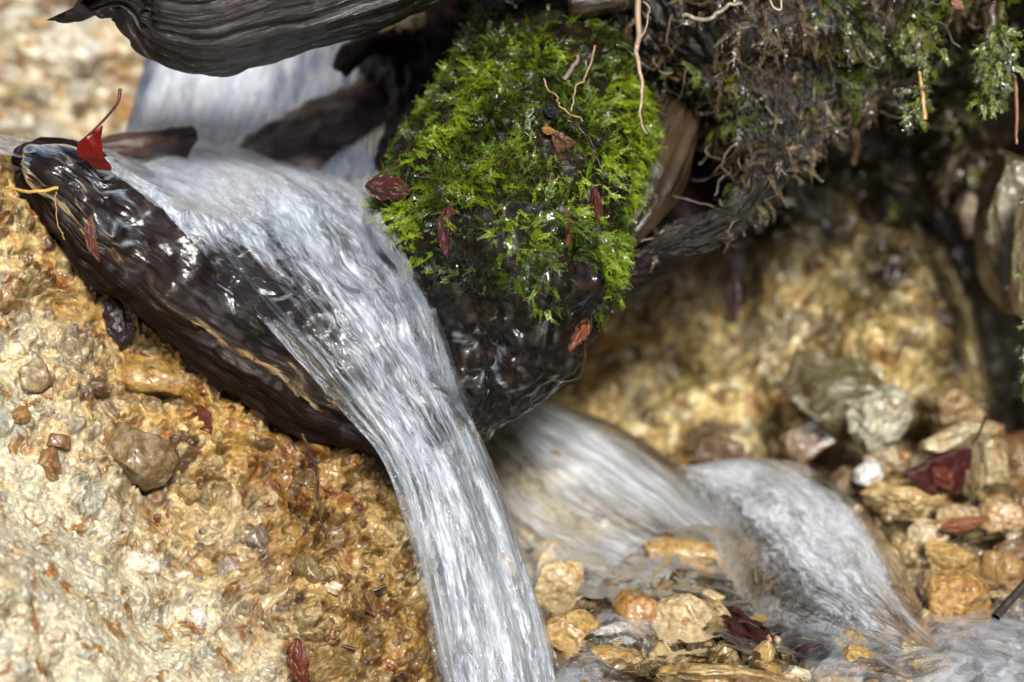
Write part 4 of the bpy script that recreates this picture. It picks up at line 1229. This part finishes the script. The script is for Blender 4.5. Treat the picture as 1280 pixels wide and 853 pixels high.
# the upright red leaf: a torn piece, broad at the water and narrow at the stalk
o_ = leaf((128, 160, -.012), (112, 212, -.01), 44, (.20, .006, .004), 'bright red torn leaf standing upright on the log', 3, curl=.05, fold=.12, mat='redleaf',
          rows=[(127, 157, -.014, 129, 158, -.014), (112, 169, -.013, 127, 172, -.016), (98, 180, -.010, 128, 184, -.016), (98, 194, -.008, 131, 197, -.014), (110, 203, -.006, 139, 207, -.010), (118, 212, -.004, 140, 214, -.008)],
          stalk=[(97, 180, -.01), (112, 168, -.013), (130, 150, -.014), (145, 132, -.015), (149, 122, -.015), (150, 111, -.015)])
leaf((562, 255, -.022), (560, 325, -.03), 34, (.075, .022, .022), 'dark red leaf scrap hanging over the lower left moss', on=BLKB, lift=0.008, seed=5, fold=.35)
leaf((705, 255, -.025), (710, 308, -.03), 20, (.12, .045, .018), 'rolled brown leaf on the lower moss, left of its twin', on=BLKB, lift=0.01, seed=6, fold=.9)
leaf((743, 230, -.022), (746, 278, -.025), 15, (.10, .028, .02), 'narrow rolled brown leaf on the right of the moss', on=BLKB, lift=0.01, seed=7, fold=1.0)
leaf((455, 232, .0), (515, 240, -.01), 34, (.055, .016, .012), 'crumpled dark red leaf at the left corner of the moss', on=BLKB, lift=0.006, seed=8, fold=.3)
leaf((690, 165, -.012), (720, 178, -.014), 26, (.12, .06, .03), 'pale brown crumb of leaf in the middle of the moss', on=BLKB, lift=0.009, seed=9)
leaf((676, 160, -.01), (695, 165, -.012), 10, (.30, .16, .05), 'tiny orange leaf piece on the moss', on=BLKB, lift=0.01, seed=19)
leaf((680, 130, .0), (698, 148, -.002), 18, (.02, .02, .022), 'small black leaf piece on the upper moss', on=BLKB, lift=0.01, seed=29)
leaf((140, 372, -.018), (150, 438, -.012), 52, (.025, .011, .013), 'black red leaf scrap stuck under the log on the bank', on=BANK, lift=0.006, seed=10, fold=.1, ragged=.02)
leaf((112, 270, -.022), (124, 330, -.022), 20, (.13, .045, .03), 'small reddish leaf strip on the left of the log', on=LOGB, lift=0.003, seed=11, fold=.3)
leaf((235, 505, -.005), (262, 540, -.002), 26, (.11, .03, .02), 'rusty red leaf tucked under the log beside the amber stone', on=BANK, lift=0.004, seed=12)
leaf((370, 800, -.02), (382, 866, -.035), 36, (.12, .03, .014), 'red brown wet leaf on the bank at the bottom edge', on=BANK, lift=0.008, seed=13, fold=.2, ragged=.14, curl=.6,
     stalk=[(372, 806, -.02), (392, 802, -.02), (420, 806, -.018), (445, 812, -.016)])
leaf((455, 740, .01), (470, 772, .01), 22, (.16, .075, .03), 'small brown folded leaf on the bank left of the stream', on=BANK, lift=0.006, seed=14, fold=.5,
     stalk=[(455, 742, .008), (468, 738, .008), (482, 732, .01)])
leaf((880, 752, .082), (975, 815, .004), 70, DRED, 'large dark purple leaf sunken in the brook', 15, fold=.2, curl=.2, facing=unit(UPV - FWD), stalk=[(880, 752, .082), (862, 742, .088), (840, 738, .09)])
leaf((1045, 800, .02), (990, 818, -.002), 30, (.06, .016, .016), 'small dark leaf washed against the bottom ochre stone', 16, facing=unit(UPV - FWD))
leaf((1215, 556, .165), (1128, 590, .16), 50, (.050, .008, .006), 'big shiny dark red leaf between the tan stones', 17, fold=.7, curl=.5, ragged=.10, facing=unit(UPV * .6 - FWD),
     stalk=[(1215, 556, .165), (1224, 542, .162), (1232, 520, .16)])
leaf((1192, 610, .165), (1165, 585, .16), 30, (.10, .02, .012), 'rusty tail of leaf below the big shiny leaf', 27)
leaf((1175, 662, .15), (1238, 648, .145), 24, (.22, .08, .035), 'folded rusty leaf among the ochre stones', 18, fold=.4)
leaf((914, 330, .285), (918, 405, .28), 30, (.045, .018, .018), 'dark wet leaf stuck upright on the ochre rock face', 20, fold=.3)
leaf((735, 395, -.02), (712, 440, -.018), 26, (.17, .05, .02), 'rust brown leaf at the lower right tip of the stump', on=BLKB, lift=0.004, seed=21, fold=.3)
leaf((1190, 0, .05), (1206, 12, .05), 14, (.26, .11, .06), 'small pinkish brown leaf at the top edge on the trunk', 22)
